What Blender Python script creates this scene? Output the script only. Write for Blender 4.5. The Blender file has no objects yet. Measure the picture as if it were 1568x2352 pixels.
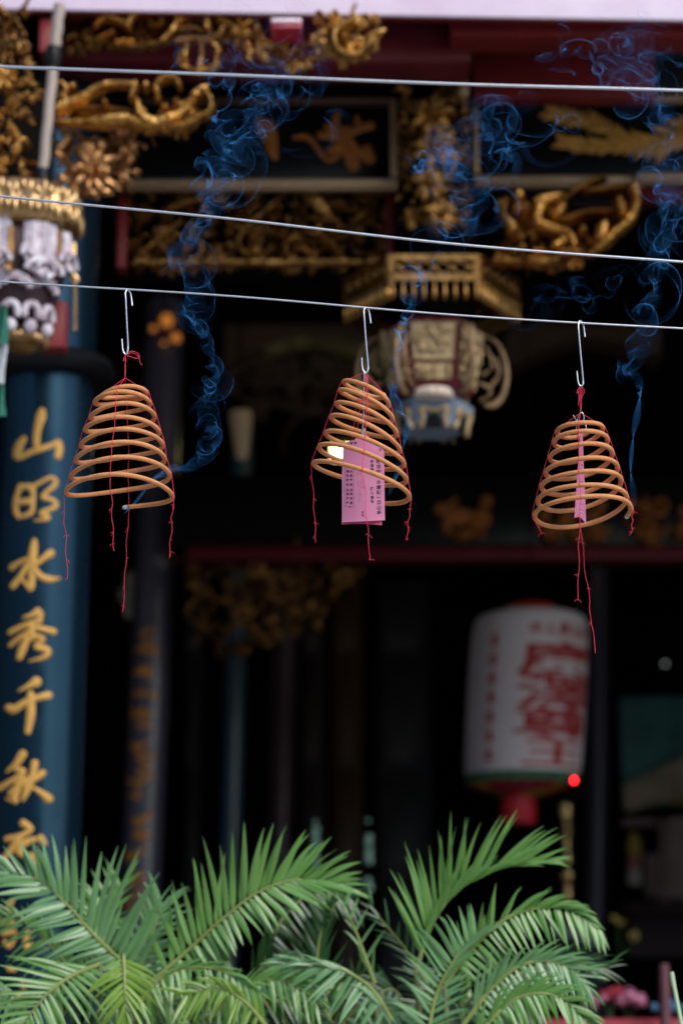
import bpy, bmesh, math, random
import numpy as np
from mathutils import Vector, Matrix

random.seed(11)
RNG = np.random.default_rng(5)
R = math.radians
SC = bpy.context.scene
COL = SC.collection

# ------------------------------------------------------------------ camera
PITCH = R(13.0)
CAM_H = 1.6
FPX = 85.0 / 24.0 * 1568.0
FWD = Vector((0, math.cos(PITCH), math.sin(PITCH)))
UPV = Vector((0, -math.sin(PITCH), math.cos(PITCH)))
CAM_P = Vector((0, 0, CAM_H))


def P(x, y, d):
    """Point on the vertical plane at distance d seen at (x, y) of the 1568 x 2352 photograph."""
    w = FWD + UPV * ((1176.0 - y) / FPX)
    w.x += (x - 784.0) / FPX
    return CAM_P + w * (d / w.y)


def S(y, d):
    """Metres per photograph pixel at distance d."""
    w = FWD + UPV * ((1176.0 - y) / FPX)
    return d / w.y / FPX


cd = bpy.data.cameras.new('camera')
cam = bpy.data.objects.new('camera', cd)
COL.objects.link(cam)
cam.location = CAM_P
cam.rotation_euler = (R(90) + PITCH, 0, 0)
cd.sensor_fit = 'HORIZONTAL'
cd.sensor_width = 24.0
cd.lens = 85.0
cd.clip_start = 0.1
cd.clip_end = 600
cd.dof.use_dof = True
cd.dof.focus_distance = 4.88
cd.dof.aperture_fstop = 2.25
cd.dof.aperture_blades = 0
SC.camera = cam

# ------------------------------------------------------------------ materials
def nodes_of(name):
    m = bpy.data.materials.new(name)
    m.use_nodes = True
    nt = m.node_tree
    b = nt.nodes['Principled BSDF']
    return m, nt, b


def mat(name, col, rough=0.5, metal=0.0, col2=None, scale=8.0, contrast=0.5, bump=0.0, bscale=40.0,
        spec=0.5, trans=0.0, rough2=None, stretch=(1, 1, 1), detail=4.0, coat=0.0, bdist=.004):
    m, nt, b = nodes_of(name)
    N, Lk = nt.nodes, nt.links
    b.inputs['Base Color'].default_value = (*col, 1)
    b.inputs['Roughness'].default_value = rough
    b.inputs['Metallic'].default_value = metal
    b.inputs['Specular IOR Level'].default_value = spec
    b.inputs['Coat Weight'].default_value = coat
    b.inputs['Coat Roughness'].default_value = 0.12
    tc = N.new('ShaderNodeTexCoord')
    mp = N.new('ShaderNodeMapping')
    mp.inputs['Scale'].default_value = stretch
    Lk.new(tc.outputs['Object'], mp.inputs['Vector'])
    if col2 is not None:
        nz = N.new('ShaderNodeTexNoise')
        nz.inputs['Scale'].default_value = scale
        nz.inputs['Detail'].default_value = detail
        nz.inputs['Roughness'].default_value = 0.62
        Lk.new(mp.outputs['Vector'], nz.inputs['Vector'])
        rp = N.new('ShaderNodeValToRGB')
        rp.color_ramp.elements[0].position = 0.5 - 0.5 * (1 - contrast)
        rp.color_ramp.elements[1].position = 0.5 + 0.5 * (1 - contrast)
        rp.color_ramp.elements[0].color = (*col2, 1)
        rp.color_ramp.elements[1].color = (*col, 1)
        Lk.new(nz.outputs['Fac'], rp.inputs['Fac'])
        Lk.new(rp.outputs['Color'], b.inputs['Base Color'])
        if rough2 is not None:
            mr = N.new('ShaderNodeMapRange')
            mr.inputs['From Min'].default_value = 0.35
            mr.inputs['From Max'].default_value = 0.65
            mr.inputs['To Min'].default_value = rough2
            mr.inputs['To Max'].default_value = rough
            Lk.new(nz.outputs['Fac'], mr.inputs['Value'])
            Lk.new(mr.outputs['Result'], b.inputs['Roughness'])
    if bump > 0:
        n2 = N.new('ShaderNodeTexNoise')
        n2.inputs['Scale'].default_value = bscale
        n2.inputs['Detail'].default_value = 4
        Lk.new(mp.outputs['Vector'], n2.inputs['Vector'])
        bp = N.new('ShaderNodeBump')
        bp.inputs['Strength'].default_value = bump
        bp.inputs['Distance'].default_value = bdist
        Lk.new(n2.outputs['Fac'], bp.inputs['Height'])
        Lk.new(bp.outputs['Normal'], b.inputs['Normal'])
    if trans > 0:
        tr = N.new('ShaderNodeBsdfTranslucent')
        tr.inputs['Color'].default_value = (*col, 1)
        mx = N.new('ShaderNodeMixShader')
        mx.inputs['Fac'].default_value = trans
        Lk.new(b.outputs['BSDF'], mx.inputs[1])
        Lk.new(tr.outputs['BSDF'], mx.inputs[2])
        Lk.new(mx.outputs['Shader'], N['Material Output'].inputs['Surface'])
    return m


def emit_mat(name, col, strength):
    m, nt, b = nodes_of(name)
    b.inputs['Base Color'].default_value = (*col, 1)
    b.inputs['Emission Color'].default_value = (*col, 1)
    b.inputs['Emission Strength'].default_value = strength
    return m


M = {}
M['gold'] = mat('gilded wood', (0.95, 0.55, 0.15), 0.20, 1.0, (0.10, 0.042, 0.014), 30, 0.55, 1.0, 55, rough2=0.42, bdist=.014)
M['gold_dull'] = mat('worn gilding', (0.54, 0.29, 0.085), 0.30, 1.0, (0.045, 0.02, 0.009), 24, 0.5, 0.5, 60)
M['gold_pale'] = mat('pale gilding', (0.66, 0.44, 0.20), 0.32, 0.85, (0.16, 0.085, 0.04), 18, 0.3, 0.5, 60)
M['gold_paint'] = mat('gold characters', (0.56, 0.32, 0.065), 0.6, 0.25, (0.36, 0.19, 0.04), 30, 0.3, 0.3, 120)
M['orange_paint'] = mat('painted orange flower', (0.42, 0.15, 0.022), 0.6, 0.15, (0.25, 0.08, 0.015), 25, 0.3)
M['branch_gold'] = mat('painted gold branch', (0.60, 0.34, 0.06), 0.55, 0.2, (0.40, 0.20, 0.04), 25, 0.3)
M['frame_gold'] = mat('faded gilt frame', (0.50, 0.36, 0.22), 0.45, 0.3, (0.28, 0.18, 0.10), 14, 0.3, 0.3, 40, stretch=(1, 4, 4))
M['black_lacquer'] = mat('black lacquer', (0.007, 0.008, 0.010), 0.35, 0.0, (0.004, 0.0045, 0.006), 12, 0.3, 0.15, 30, spec=0.15)
M['pillar'] = mat('dark blue green lacquer', (0.003, 0.011, 0.021), 0.20, 0.0, (0.002, 0.006, 0.012), 7, 0.2, 0.10, 14, rough2=0.30, spec=.55)
M['pillar'].node_tree.nodes['Principled BSDF'].inputs['Specular Tint'].default_value = (.28, .64, .92, 1)
M['dark_wood'] = mat('sooty dark wood', (0.006, 0.0045, 0.004), 0.8, 0.0, (0.003, 0.0022, 0.002), 9, 0.3, 0.3, 30, spec=.03)
M['brown_wood'] = mat('old brown timber', (0.085, 0.042, 0.020), 0.6, 0.0, (0.035, 0.018, 0.010), 9, 0.3, 0.3, 30, stretch=(1, 6, 6))
M['red_wood'] = mat('dark red paint', (0.20, 0.016, 0.018), 0.5, 0.0, (0.11, 0.010, 0.012), 6, 0.3, 0.2, 20, spec=.25)
M['maroon'] = mat('maroon paint', (0.13, 0.012, 0.022), 0.5, 0.0, (0.07, 0.008, 0.012), 8, 0.3, spec=.2)
M['white_paint'] = mat('weathered white paint', (0.62, 0.56, 0.66), 0.7, 0.0, (0.48, 0.36, 0.48), 2.2, 0.55, 0.25, 30)
M['white_trim'] = mat('off white pole', (0.36, 0.30, 0.26), 0.55, 0.0, (0.22, 0.17, 0.14), 12, 0.3)
M['porcelain'] = mat('white carved paint', (0.64, 0.62, 0.68), 0.4, 0.0, (0.20, 0.11, 0.15), 26, 0.55, 0.3, 50)
M['steel'] = mat('galvanised steel', (0.62, 0.65, 0.70), 0.28, 1.0, (0.40, 0.42, 0.46), 90, 0.3)
M['steel_wire'] = mat('steel cable', (0.60, 0.63, 0.68), 0.38, 0.9, (0.42, 0.44, 0.48), 60, 0.3)
M['ash'] = mat('pale incense ash', (0.62, 0.66, 0.66), 0.9, 0.0, (0.30, 0.32, 0.32), 300, 0.4, 0.8, 400)
M['red_thread'] = mat('red cotton thread', (0.82, 0.055, 0.115), 0.8, 0.0, (0.66, 0.03, 0.07), 400, 0.3, trans=0.3)
M['pink_paper'] = mat('pink paper', (0.80, 0.33, 0.52), 0.75, 0.0, (0.74, 0.28, 0.47), 60, 0.3, 0.1, 300, trans=0.35)
M['rose_paper'] = mat('deep pink paper', (0.60, 0.10, 0.20), 0.75, 0.0, (0.54, 0.08, 0.17), 60, 0.3, trans=0.2)
M['ink'] = mat('black ink', (0.012, 0.010, 0.028), 0.7)
M['pen'] = mat('pencil', (0.22, 0.10, 0.17), 0.7)


def incense_mat():
    m = mat('brown incense paste', (0.64, 0.285, 0.118), 0.70, 0.0, (0.46, 0.180, 0.066), 55, 0.25, 0.55, 260, spec=0.25)
    return m


M['incense'] = incense_mat()

# ------------------------------------------------------------------ mesh builder
def catmull(pts, n):
    """Smooth curve through pts (sequences of equal length), n samples."""
    a = np.array([list(p) for p in pts], float)
    k = len(a)
    if k < 3:
        t = np.linspace(0, 1, n)[:, None]
        return a[0] * (1 - t) + a[-1] * t
    a = np.vstack([2 * a[0] - a[1], a, 2 * a[-1] - a[-2]])
    out = []
    for u in np.linspace(0, k - 1 - 1e-9, n):
        i = int(u)
        f = u - i
        p0, p1, p2, p3 = a[i], a[i + 1], a[i + 2], a[i + 3]
        out.append(0.5 * (2 * p1 + (p2 - p0) * f + (2 * p0 - 5 * p1 + 4 * p2 - p3) * f * f
                          + (3 * p1 - p0 - 3 * p2 + p3) * f ** 3))
    return np.array(out)


class MB:
    def __init__(s):
        s.v, s.f = [], []

    def add(s, verts, faces):
        o = len(s.v)
        s.v.extend([tuple(float(c) for c in p) for p in verts])
        s.f.extend([tuple(i + o for i in f) for f in faces])

    def tube(s, pts, rad, n=8, caps=True, squash=None):
        p = np.array([list(q) for q in pts], float)
        k = len(p)
        r = np.full(k, rad, float) if np.isscalar(rad) else np.array(rad, float)
        t = np.gradient(p, axis=0)
        t /= np.maximum(np.linalg.norm(t, axis=1), 1e-12)[:, None]
        ref = np.array([0, 0, 1.0]) if abs(t[0][2]) < 0.9 else np.array([1.0, 0, 0])
        u = np.cross(t[0], ref)
        u /= np.linalg.norm(u)
        V = []
        for i in range(k):
            u = u - t[i] * np.dot(u, t[i])
            u /= max(np.linalg.norm(u), 1e-9)
            w = np.cross(t[i], u)
            for j in range(n):
                a = 2 * math.pi * j / n
                q = p[i] + r[i] * (math.cos(a) * u + math.sin(a) * w)
                V.append(q)
        F = [(i * n + j, i * n + (j + 1) % n, (i + 1) * n + (j + 1) % n, (i + 1) * n + j)
             for i in range(k - 1) for j in range(n)]
        if caps:
            F.append(tuple(range(n - 1, -1, -1)))
            F.append(tuple((k - 1) * n + j for j in range(n)))
        s.add(V, F)

    def box(s, c, size, rot=None):
        x, y, z = size[0] / 2, size[1] / 2, size[2] / 2
        V = [Vector((a * x, b * y, d * z)) for a in (-1, 1) for b in (-1, 1) for d in (-1, 1)]
        if rot is not None:
            V = [rot @ q for q in V]
        c = Vector(c)
        s.add([q + c for q in V], [(0, 1, 3, 2), (4, 6, 7, 5), (0, 4, 5, 1), (2, 3, 7, 6), (0, 2, 6, 4), (1, 5, 7, 3)])

    def rbox(s, c, size, b=0.004, rot=None):
        """Box with chamfered edges."""
        x, y, z = size[0] / 2, size[1] / 2, size[2] / 2
        b = min(b, x * 0.45, y * 0.45, z * 0.45)
        c = Vector(c)
        V = []
        for sx in (-1, 1):
            for sy in (-1, 1):
                for sz in (-1, 1):
                    V.append((sx * x, sy * (y - b), sz * (z - b)))
                    V.append((sx * (x - b), sy * y, sz * (z - b)))
                    V.append((sx * (x - b), sy * (y - b), sz * z))
        V = [Vector(q) for q in V]
        if rot is not None:
            V = [rot @ q for q in V]
        I = lambda a, bb, d, k: ((a * 2 + bb) * 2 + d) * 3 + k
        F = []
        for a in (0, 1):
            q = [I(a, 0, 0, 0), I(a, 1, 0, 0), I(a, 1, 1, 0), I(a, 0, 1, 0)]
            F.append(tuple(q if a else q[::-1]))
            q = [I(0, a, 0, 1), I(0, a, 1, 1), I(1, a, 1, 1), I(1, a, 0, 1)]
            F.append(tuple(q if a else q[::-1]))
            q = [I(0, 0, a, 2), I(1, 0, a, 2), I(1, 1, a, 2), I(0, 1, a, 2)]
            F.append(tuple(q if a else q[::-1]))
        for a in (0, 1):
            for d in (0, 1):
                F.append((I(a, d, 0, 0), I(a, d, 1, 0), I(a, d, 1, 1), I(a, d, 0, 1)))
                F.append((I(a, 0, d, 0), I(a, 1, d, 0), I(a, 1, d, 2), I(a, 0, d, 2)))
                F.append((I(0, a, d, 1), I(1, a, d, 1), I(1, a, d, 2), I(0, a, d, 2)))
        for a in (0, 1):
            for d in (0, 1):
                for e in (0, 1):
                    F.append((I(a, d, e, 0), I(a, d, e, 1), I(a, d, e, 2)))
        s.add([q + c for q in V], F)

    def ell(s, c, rx, ry, rz, nu=10, nv=7, rot=None):
        V, F = [], []
        c = Vector(c)
        for i in range(nv + 1):
            th = math.pi * i / nv
            for j in range(nu):
                ph = 2 * math.pi * j / nu
                q = Vector((rx * math.sin(th) * math.cos(ph), ry * math.sin(th) * math.sin(ph), rz * math.cos(th)))
                if rot is not None:
                    q = rot @ q
                V.append(q + c)
        for i in range(nv):
            for j in range(nu):
                F.append((i * nu + j, (i + 1) * nu + j, (i + 1) * nu + (j + 1) % nu, i * nu + (j + 1) % nu))
        s.add(V, F)

    def lathe(s, c, prof, n=24, caps=True, lean=(0, 0), rib=0.0, nrib=0):
        """prof: (r, z) pairs; c: axis point; lean: x and y shift per metre of height."""
        c = Vector(c)
        V, F = [], []
        for r, z in prof:
            for j in range(n):
                a = 2 * math.pi * j / n
                rr = r * (1 + (rib * math.cos(nrib * a) if nrib else 0))
                V.append(c + Vector((rr * math.cos(a) + lean[0] * z, rr * math.sin(a) + lean[1] * z, z)))
        k = len(prof)
        for i in range(k - 1):
            for j in range(n):
                F.append((i * n + j, i * n + (j + 1) % n, (i + 1) * n + (j + 1) % n, (i + 1) * n + j))
        if caps:
            F.append(tuple(range(n - 1, -1, -1)))
            F.append(tuple((k - 1) * n + j for j in range(n)))
        s.add(V, F)

    def prism(s, poly, h0, h1, mp):
        """poly: (x, y) pairs; mp(x, y, h) -> point; thickness from h0 to h1."""
        n = len(poly)
        V = [mp(x, y, h1) for x, y in poly] + [mp(x, y, h0) for x, y in poly]
        F = [tuple(range(n)), tuple(range(2 * n - 1, n - 1, -1))]
        F += [(i, i + n, (i + 1) % n + n, (i + 1) % n) for i in range(n)]
        s.add(V, F)

    def stroke(s, pts, mp, h=0.006, n=26, base=0.0):
        """A raised brush stroke: pts (x, y, width) in photograph pixels; mp(x, y, height)."""
        c = catmull(pts, n)
        xy, w = c[:, :2], np.maximum(c[:, 2], 1.0) / 2
        t = np.gradient(xy, axis=0)
        t /= np.maximum(np.linalg.norm(t, axis=1), 1e-9)[:, None]
        rows = []
        for a in (90, 60, 30):
            rows.append((xy[0] - t[0] * w[0] * math.sin(R(a)), t[0], w[0] * max(math.cos(R(a)), .03)))
        for i in range(n):
            rows.append((xy[i], t[i], w[i]))
        for a in (30, 60, 90):
            rows.append((xy[-1] + t[-1] * w[-1] * math.sin(R(a)), t[-1], w[-1] * max(math.cos(R(a)), .03)))
        V, F = [], []
        m = 7
        wm = max(w)
        for q, tt, ww in rows:
            nn = np.array([-tt[1], tt[0]])
            for j in range(m):
                o = -1 + 2 * j / (m - 1)
                z = q + nn * ww * o
                V.append(mp(z[0], z[1], base + h * min(1, ww / wm + .2) * math.sqrt(max(0, 1 - o * o))))
        for i in range(len(rows) - 1):
            for j in range(m - 1):
                F.append((i * m + j, i * m + j + 1, (i + 1) * m + j + 1, (i + 1) * m + j))
        s.add(V, F)

    def build(s, name, material, parent=None, smooth=True, origin=None):
        root = parent
        while root is not None and root.parent is not None:
            root = root.parent
        if root is not None:
            o = Vector(root.location)
        elif origin is not None:
            o = Vector(origin)
        else:
            a = np.array(s.v)
            lo, hi = a.min(0), a.max(0)
            o = Vector(((lo[0] + hi[0]) / 2, (lo[1] + hi[1]) / 2, lo[2]))
        me = bpy.data.meshes.new(name)
        me.from_pydata([(p[0] - o.x, p[1] - o.y, p[2] - o.z) for p in s.v], [], s.f)
        me.materials.append(material)
        if smooth:
            me.polygons.foreach_set('use_smooth', [True] * len(me.polygons))
            if hasattr(me, 'set_sharp_from_angle'):
                me.set_sharp_from_angle(angle=R(50))
        me.update()
        ob = bpy.data.objects.new(name, me)
        COL.objects.link(ob)
        if parent is not None:
            ob.parent = parent
        else:
            ob.location = o
        return ob


def tag(o, label, cat, group=None):
    o['label'] = label
    o['category'] = cat
    if group:
        o['group'] = group
    return o


def thing(name, label, cat, loc, group=None):
    o = bpy.data.objects.new(name, None)
    COL.objects.link(o)
    o.location = loc
    o.empty_display_size = 0.1
    return tag(o, label, cat, group)


def struct(name, mb, m, smooth=False):
    o = mb.build(name, m, smooth=smooth)
    o['kind'] = 'structure'
    return o


# ------------------------------------------------------------------ writing
_glyph = {}


def glyph(ch, bold=0.0):
    """Verts and faces of one character, centred, one em = 1."""
    key = (ch, bold)
    if key not in _glyph:
        cu = bpy.data.curves.new('glyph', 'FONT')
        cu.body = ch
        cu.size = 1.0
        cu.resolution_u = 3
        cu.offset = bold
        ob = bpy.data.objects.new('glyph', cu)
        COL.objects.link(ob)
        dg = bpy.context.evaluated_depsgraph_get()
        me = bpy.data.meshes.new_from_object(ob.evaluated_get(dg))
        V = np.array([v.co[:2] for v in me.vertices], float)
        F = [tuple(p.vertices) for p in me.polygons]
        bpy.data.objects.remove(ob)
        bpy.data.curves.remove(cu)
        bpy.data.meshes.remove(me)
        if len(V):
            c = (V.max(0) + V.min(0)) / 2
            V = V - c
        _glyph[key] = (V, F)
    return _glyph[key]


def put_text(mb, ch, mp, cx, cy, size, rot=0.0, bold=0.0, wide=1.0, h=0.0):
    """Write ch at (cx, cy); y grows downward; mp(x, y, h)."""
    V, F = glyph(ch, bold)
    if not len(V):
        return
    c, s_ = math.cos(rot), math.sin(rot)
    pts = []
    for x, y in V:
        x, y = x * size * wide, -y * size
        pts.append(mp(cx + x * c - y * s_, cy + x * s_ + y * c, h))
    mb.add(pts, F)
# ------------------------------------------------------------------ wires
def wire(pts, d, label, rad=0.0021):
    mb = MB()
    p = [(x, y, 0) for x, y in pts]
    c = catmull(p, 60)
    mb.tube([P(x, y, d) for x, y, _ in c], rad, 8)
    o = mb.build('steel_wire', M['steel_wire'])
    tag(o, label, 'wire', 'steel wires strung across the courtyard')
    return o


wire([(-900, 585), (0, 646), (522, 679), (1045, 723), (1568, 754), (2500, 800)], 4.8,
     'thin grey steel wire that carries the three hooks of the incense coils')
wire([(-900, 352), (0, 450), (522, 501), (1045, 560), (1568, 601), (2500, 668)], 4.42,
     'bare steel wire passing between the hook wire and the topmost wire', 0.0026)
wire([(-900, 118), (0, 152), (522, 171), (1045, 192), (1568, 207), (2500, 240)], 4.05,
     'topmost blurred steel wire crossing below the white eave', 0.0030)


# ------------------------------------------------------------------ hooks
def hook(pts, label, rad=0.0019, n=70, group='wire hooks holding up the incense coils and tags'):
    """pts: (x, y, distance)."""
    c = catmull(pts, n)
    mb = MB()
    mb.tube([P(*q) for q in c], rad, 9)
    o = mb.build('wire_hook', M['steel'])
    tag(o, label, 'hook', group)
    return o


Z4 = lambda x, y: (x * .3332, 587.9 + y * .3332)
Z5 = lambda x, y: (522.4 + x * .3332, 587.9 + y * .3332)
Z6 = lambda x, y: (1045.0 + x * .3332, 587.9 + y * .3332)
ZT = lambda x, y: (769.4 + x * .105, 976.1 + y * .105)
DC = 4.8


def zpath(Z, pts, d=DC):
    out = []
    for q in pts:
        x, y = Z(q[0], q[1])
        out.append((x, y, d + (q[2] if len(q) > 2 else 0)))
    return out


hook(zpath(Z4, [(911, 342, .005), (905, 290, .005), (896, 250, .004), (878, 232, 0), (864, 252, -.004), (866, 300, -.005),
                (873, 450, -.003), (881, 600, 0), (881, 645, 0), (872, 676, 0), (856, 670, 0), (845, 640, 0), (840, 573, 0)]),
     'bent steel hook above the coil with a red bow knot')
hook(zpath(Z5, [(986, 462, .005), (981, 420, .005), (972, 374, .004), (955, 353, 0), (940, 372, -.004), (942, 430, -.005),
                (954, 600, -.003), (967, 745, 0), (967, 782, 0), (955, 806, 0), (938, 796, 0), (928, 765, 0), (924, 700, 0)]),
     'bent steel hook above the tilted coil with the pink tag')
hook(zpath(Z6, [(894, 557, .005), (889, 520, .005), (880, 470, .004), (862, 446, 0), (849, 468, -.004), (852, 540, -.005),
                (866, 700, -.003), (880, 850, 0), (880, 880, 0), (868, 897, 0), (852, 886, 0), (844, 855, 0), (838, 793, 0)]),
     'bent steel hook above the coil with a narrow turned pink tag')
hook(zpath(Z5, [(954, 876, .002), (957, 830, .002), (954, 806, .001), (948, 798, 0), (942, 812, -.002), (941, 900, 0), (938, 1050, .004), (931, 1190, .006)])
     + [(*ZT(598, 190), DC + .006), (*ZT(598, 250), DC + .005), (*ZT(612, 272), DC + .001), (*ZT(636, 235), DC - .005), (*ZT(646, 170), DC - .006), (*ZT(641, 70), DC - .006)],
     'long straight steel hook inside the tilted coil holding the pink tag', 0.0013, 90)
hook(zpath(Z6, [(812, 1096, -.01), (826, 1118, -.008), (836, 1150, -.004), (834, 1190, 0), (840, 1130, .004), (858, 1086, 0), (876, 1080, 0), (887, 1110, 0),
                (884, 1145, 0), (898, 1165, 0), (902, 1190, 0), (888, 1212, 0), (868, 1212, 0)]),
     'small twisted steel hook on top of the narrow turned tag', 0.0010, 90)


# ------------------------------------------------------------------ incense coils
class Coil:
    def __init__(s, cx, cy, r, tilt, k0, k1, d=DC, tilty=0.0, seed=0, saddle=0.0):
        s.saddle = saddle
        s.cx, s.cy, s.r, s.tilt, s.k0, s.k1, s.d, s.tilty = cx, cy, r, tilt, k0, k1, d, tilty
        rr = random.Random(seed)
        s.w = [(rr.uniform(.3, 2.2), rr.uniform(0, 6.28), rr.uniform(-1, 1)) for _ in range(7)]

    def pos(s, k, dr=0.0):
        x, y = s.cx(k), s.cy(k)
        m = S(y, s.d)
        wob = sum(a * math.sin(f * 6.28 * k + p) for f, p, a in s.w)
        r = (s.r(k) + .85 * wob) * m + dr
        a = 2 * math.pi * k
        c = P(x, y, s.d)
        rz = s.r(k) * m
        return Vector((c.x + r * math.cos(a), c.y + r * math.sin(a),
                       c.z - s.tilt(k) * rz * math.cos(a) - s.tilty * rz * math.sin(a) + s.saddle * rz * (math.sin(a) ** 2 - .4) + .0011 * wob))


RAD = 0.0048


def whiskers(mb, p, rr, n=2, size=.007, rad=.00042):
    for _ in range(n):
        a = rr.uniform(0, 6.28)
        q = Vector((math.cos(a), .4 * math.sin(a), rr.uniform(-.6, .9))).normalized() * size * rr.uniform(.6, 1.3)
        mid = p + q * .5 + Vector((0, 0, .0015))
        c = catmull([p, mid, p + q + Vector((0, 0, -.003))], 6)
        mb.tube(c, [rad] * 5 + [rad * .4], 5)


def coil_thread(co, name, parent, k_at, apex, tail_px, rr, rad=.00062):
    """A red thread tied to every ring at the angle k_at (in turns), from apex to a hanging tail."""
    mb = MB()
    pts = [Vector(apex)]
    k = k_at
    while k < co.k0:
        k += 1
    knots = []
    while k <= co.k1 + .001:
        p = co.pos(k, RAD + .0006)
        pts.append(p)
        knots.append(k)
        k += 1
    path = []
    for a, b in zip(pts[:-1], pts[1:]):
        for i in range(5):
            t = i / 5
            path.append(a.lerp(b, t) + Vector((rr.uniform(-1, 1), rr.uniform(-1, 1), 0)) * .0004)
    path.append(pts[-1])
    mb.tube(path, rad, 6)
    # a loop of thread round the incense at each ring
    for k in knots:
        c = co.pos(k)
        t = (co.pos(k + .004) - co.pos(k - .004)).normalized()
        u = t.cross(Vector((0, 0, 1))).normalized()
        w = t.cross(u)
        ring = [c + (u * math.cos(a) + w * math.sin(a)) * (RAD + .0005) + t * .0008 * math.sin(a * .5)
                for a in [2 * math.pi * i / 14 for i in range(15)]]
        mb.tube(ring, rad * .9, 5)
    # tail
    if tail_px is not None:
        e = P(tail_px[0], tail_px[1], pts[-1].y)
        a = pts[-1]
        n = max(6, int((a - e).length / .012))
        q = []
        ph = rr.uniform(0, 6)
        for i in range(n + 1):
            t = i / n
            b = a.lerp(e, t)
            b = b + Vector((.0024 * math.sin(ph + t * 17) * min(1, 3 * t) * (1 - .6 * t) + rr.uniform(-.0006, .0006), rr.uniform(-.001, .001), 0))
            q.append(b)
        mb.tube(catmull(q, n * 3), rad * 1.05, 6)
        for t in [.22, .5, .76, .985]:
            i = min(n, max(0, int(round((t + rr.uniform(-.07, .03)) * n))))
            whiskers(mb, q[i], rr, 2)
    return mb.build(name, M['red_thread'], parent)


def make_coil(co, label, apex, threads, seed, knot):
    rr = random.Random(seed)
    n = int((co.k1 - co.k0) * 110)
    ks = [co.k0 + (co.k1 - co.k0) * i / n for i in range(n + 1)]
    pts = [co.pos(k) for k in ks]
    root = thing('incense_coil', label, 'incense coil', co.pos(co.k1), 'burning incense coils hung from the wire')
    mb = MB()
    rad = [RAD * (1 + .03 * math.sin(i * .21) + .015 * math.sin(i * .83)) for i in range(n + 1)]
    for i in range(6):
        rad[i] *= .55 + .075 * i
    mb.tube(pts, rad, 14)
    mb.build('spiral', M['incense'], root)
    # the burnt ash at the lower end
    L = 2 * math.pi * co.r(co.k1) * S(co.cy(co.k1), co.d)
    dk = .0125 / L
    mb = MB()
    mb.tube([co.pos(co.k1 + dk * i / 5) for i in range(6)], [RAD * .98, RAD * .96, RAD * .99, RAD * .95, RAD * .9, RAD * .6], 12)
    mb.build('ash_tip', M['ash'], root)
    mb = MB()
    mb.tube([co.pos(co.k1 - dk * .12 + dk * .2 * i) for i in range(2)], RAD * 1.03, 12)
    mb.build('burnt_ring', M['ink'], root)
    for k_at, tail in threads:
        coil_thread(co, 'thread', root, k_at, apex, tail, rr)
    mb = MB()
    for path in knot:
        c = catmull([P(*q) for q in path], max(8, 5 * len(path)))
        mb.tube(c, .00062, 6)
    mb.build('thread_knot', M['red_thread'], root)
    return root


def tab(vals, k0=0.0, m=1.0, o=0.0, less=0.0):
    """A smooth table of one value per turn."""
    n = len(vals)
    c = catmull([(v - less, 0) for v in vals], (n - 1) * 12 + 1)[:, 0]
    return lambda k: o + m * float(np.interp(k, [k0 + i / 12 for i in range(len(c))], c))


c1 = Coil(tab([850, 843, 836, 835, 835, 831, 822, 820, 817, 815], -1, .3332), tab([948, 957, 1025, 1120, 1219, 1314, 1414, 1529, 1650, 1775], -1, .3332, 587.9),
          tab([150, 177, 213, 243, 273, 304, 328, 359, 387, 412], -1, .3332, less=14), tab([-.10, -.11, -.14, -.12, -.086, -.11, -.13, -.107, -.065, -.06], -1), -.93, 7.235, seed=1, saddle=.13)
ap1 = P(*Z4(862, 840), DC)
hk = P(*Z4(866, 678), DC)
make_coil(c1, 'burning coil above the blue pillar with a red bow knot and no tag', ap1,
          [(-.5, (155, 1330)), (-.26, (262, 1266)), (.235, (282, 1406)), (-.015, (388, 1282))], 3,
          [zpath(Z4, [(862, 840), (861, 780), (864, 720), (868, 680), (875, 660)]),
           zpath(Z4, [(863, 838, .002), (866, 770, .002), (862, 715, .002), (870, 684, .002), (884, 672, .002)]),
           zpath(Z4, [(868, 682), (900, 660), (940, 664), (962, 690), (940, 706), (900, 692), (870, 682)]),
           zpath(Z4, [(868, 684, -.002), (905, 655), (950, 672), (958, 702), (920, 700), (872, 684)]),
           zpath(Z4, [(870, 680), (915, 668), (950, 690), (962, 715), (966, 735), (980, 752)]),
           zpath(Z4, [(868, 682), (855, 700), (850, 722), (860, 705), (868, 690)]),
           zpath(Z4, [(862, 700), (868, 720), (862, 745), (868, 770)])])

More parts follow.
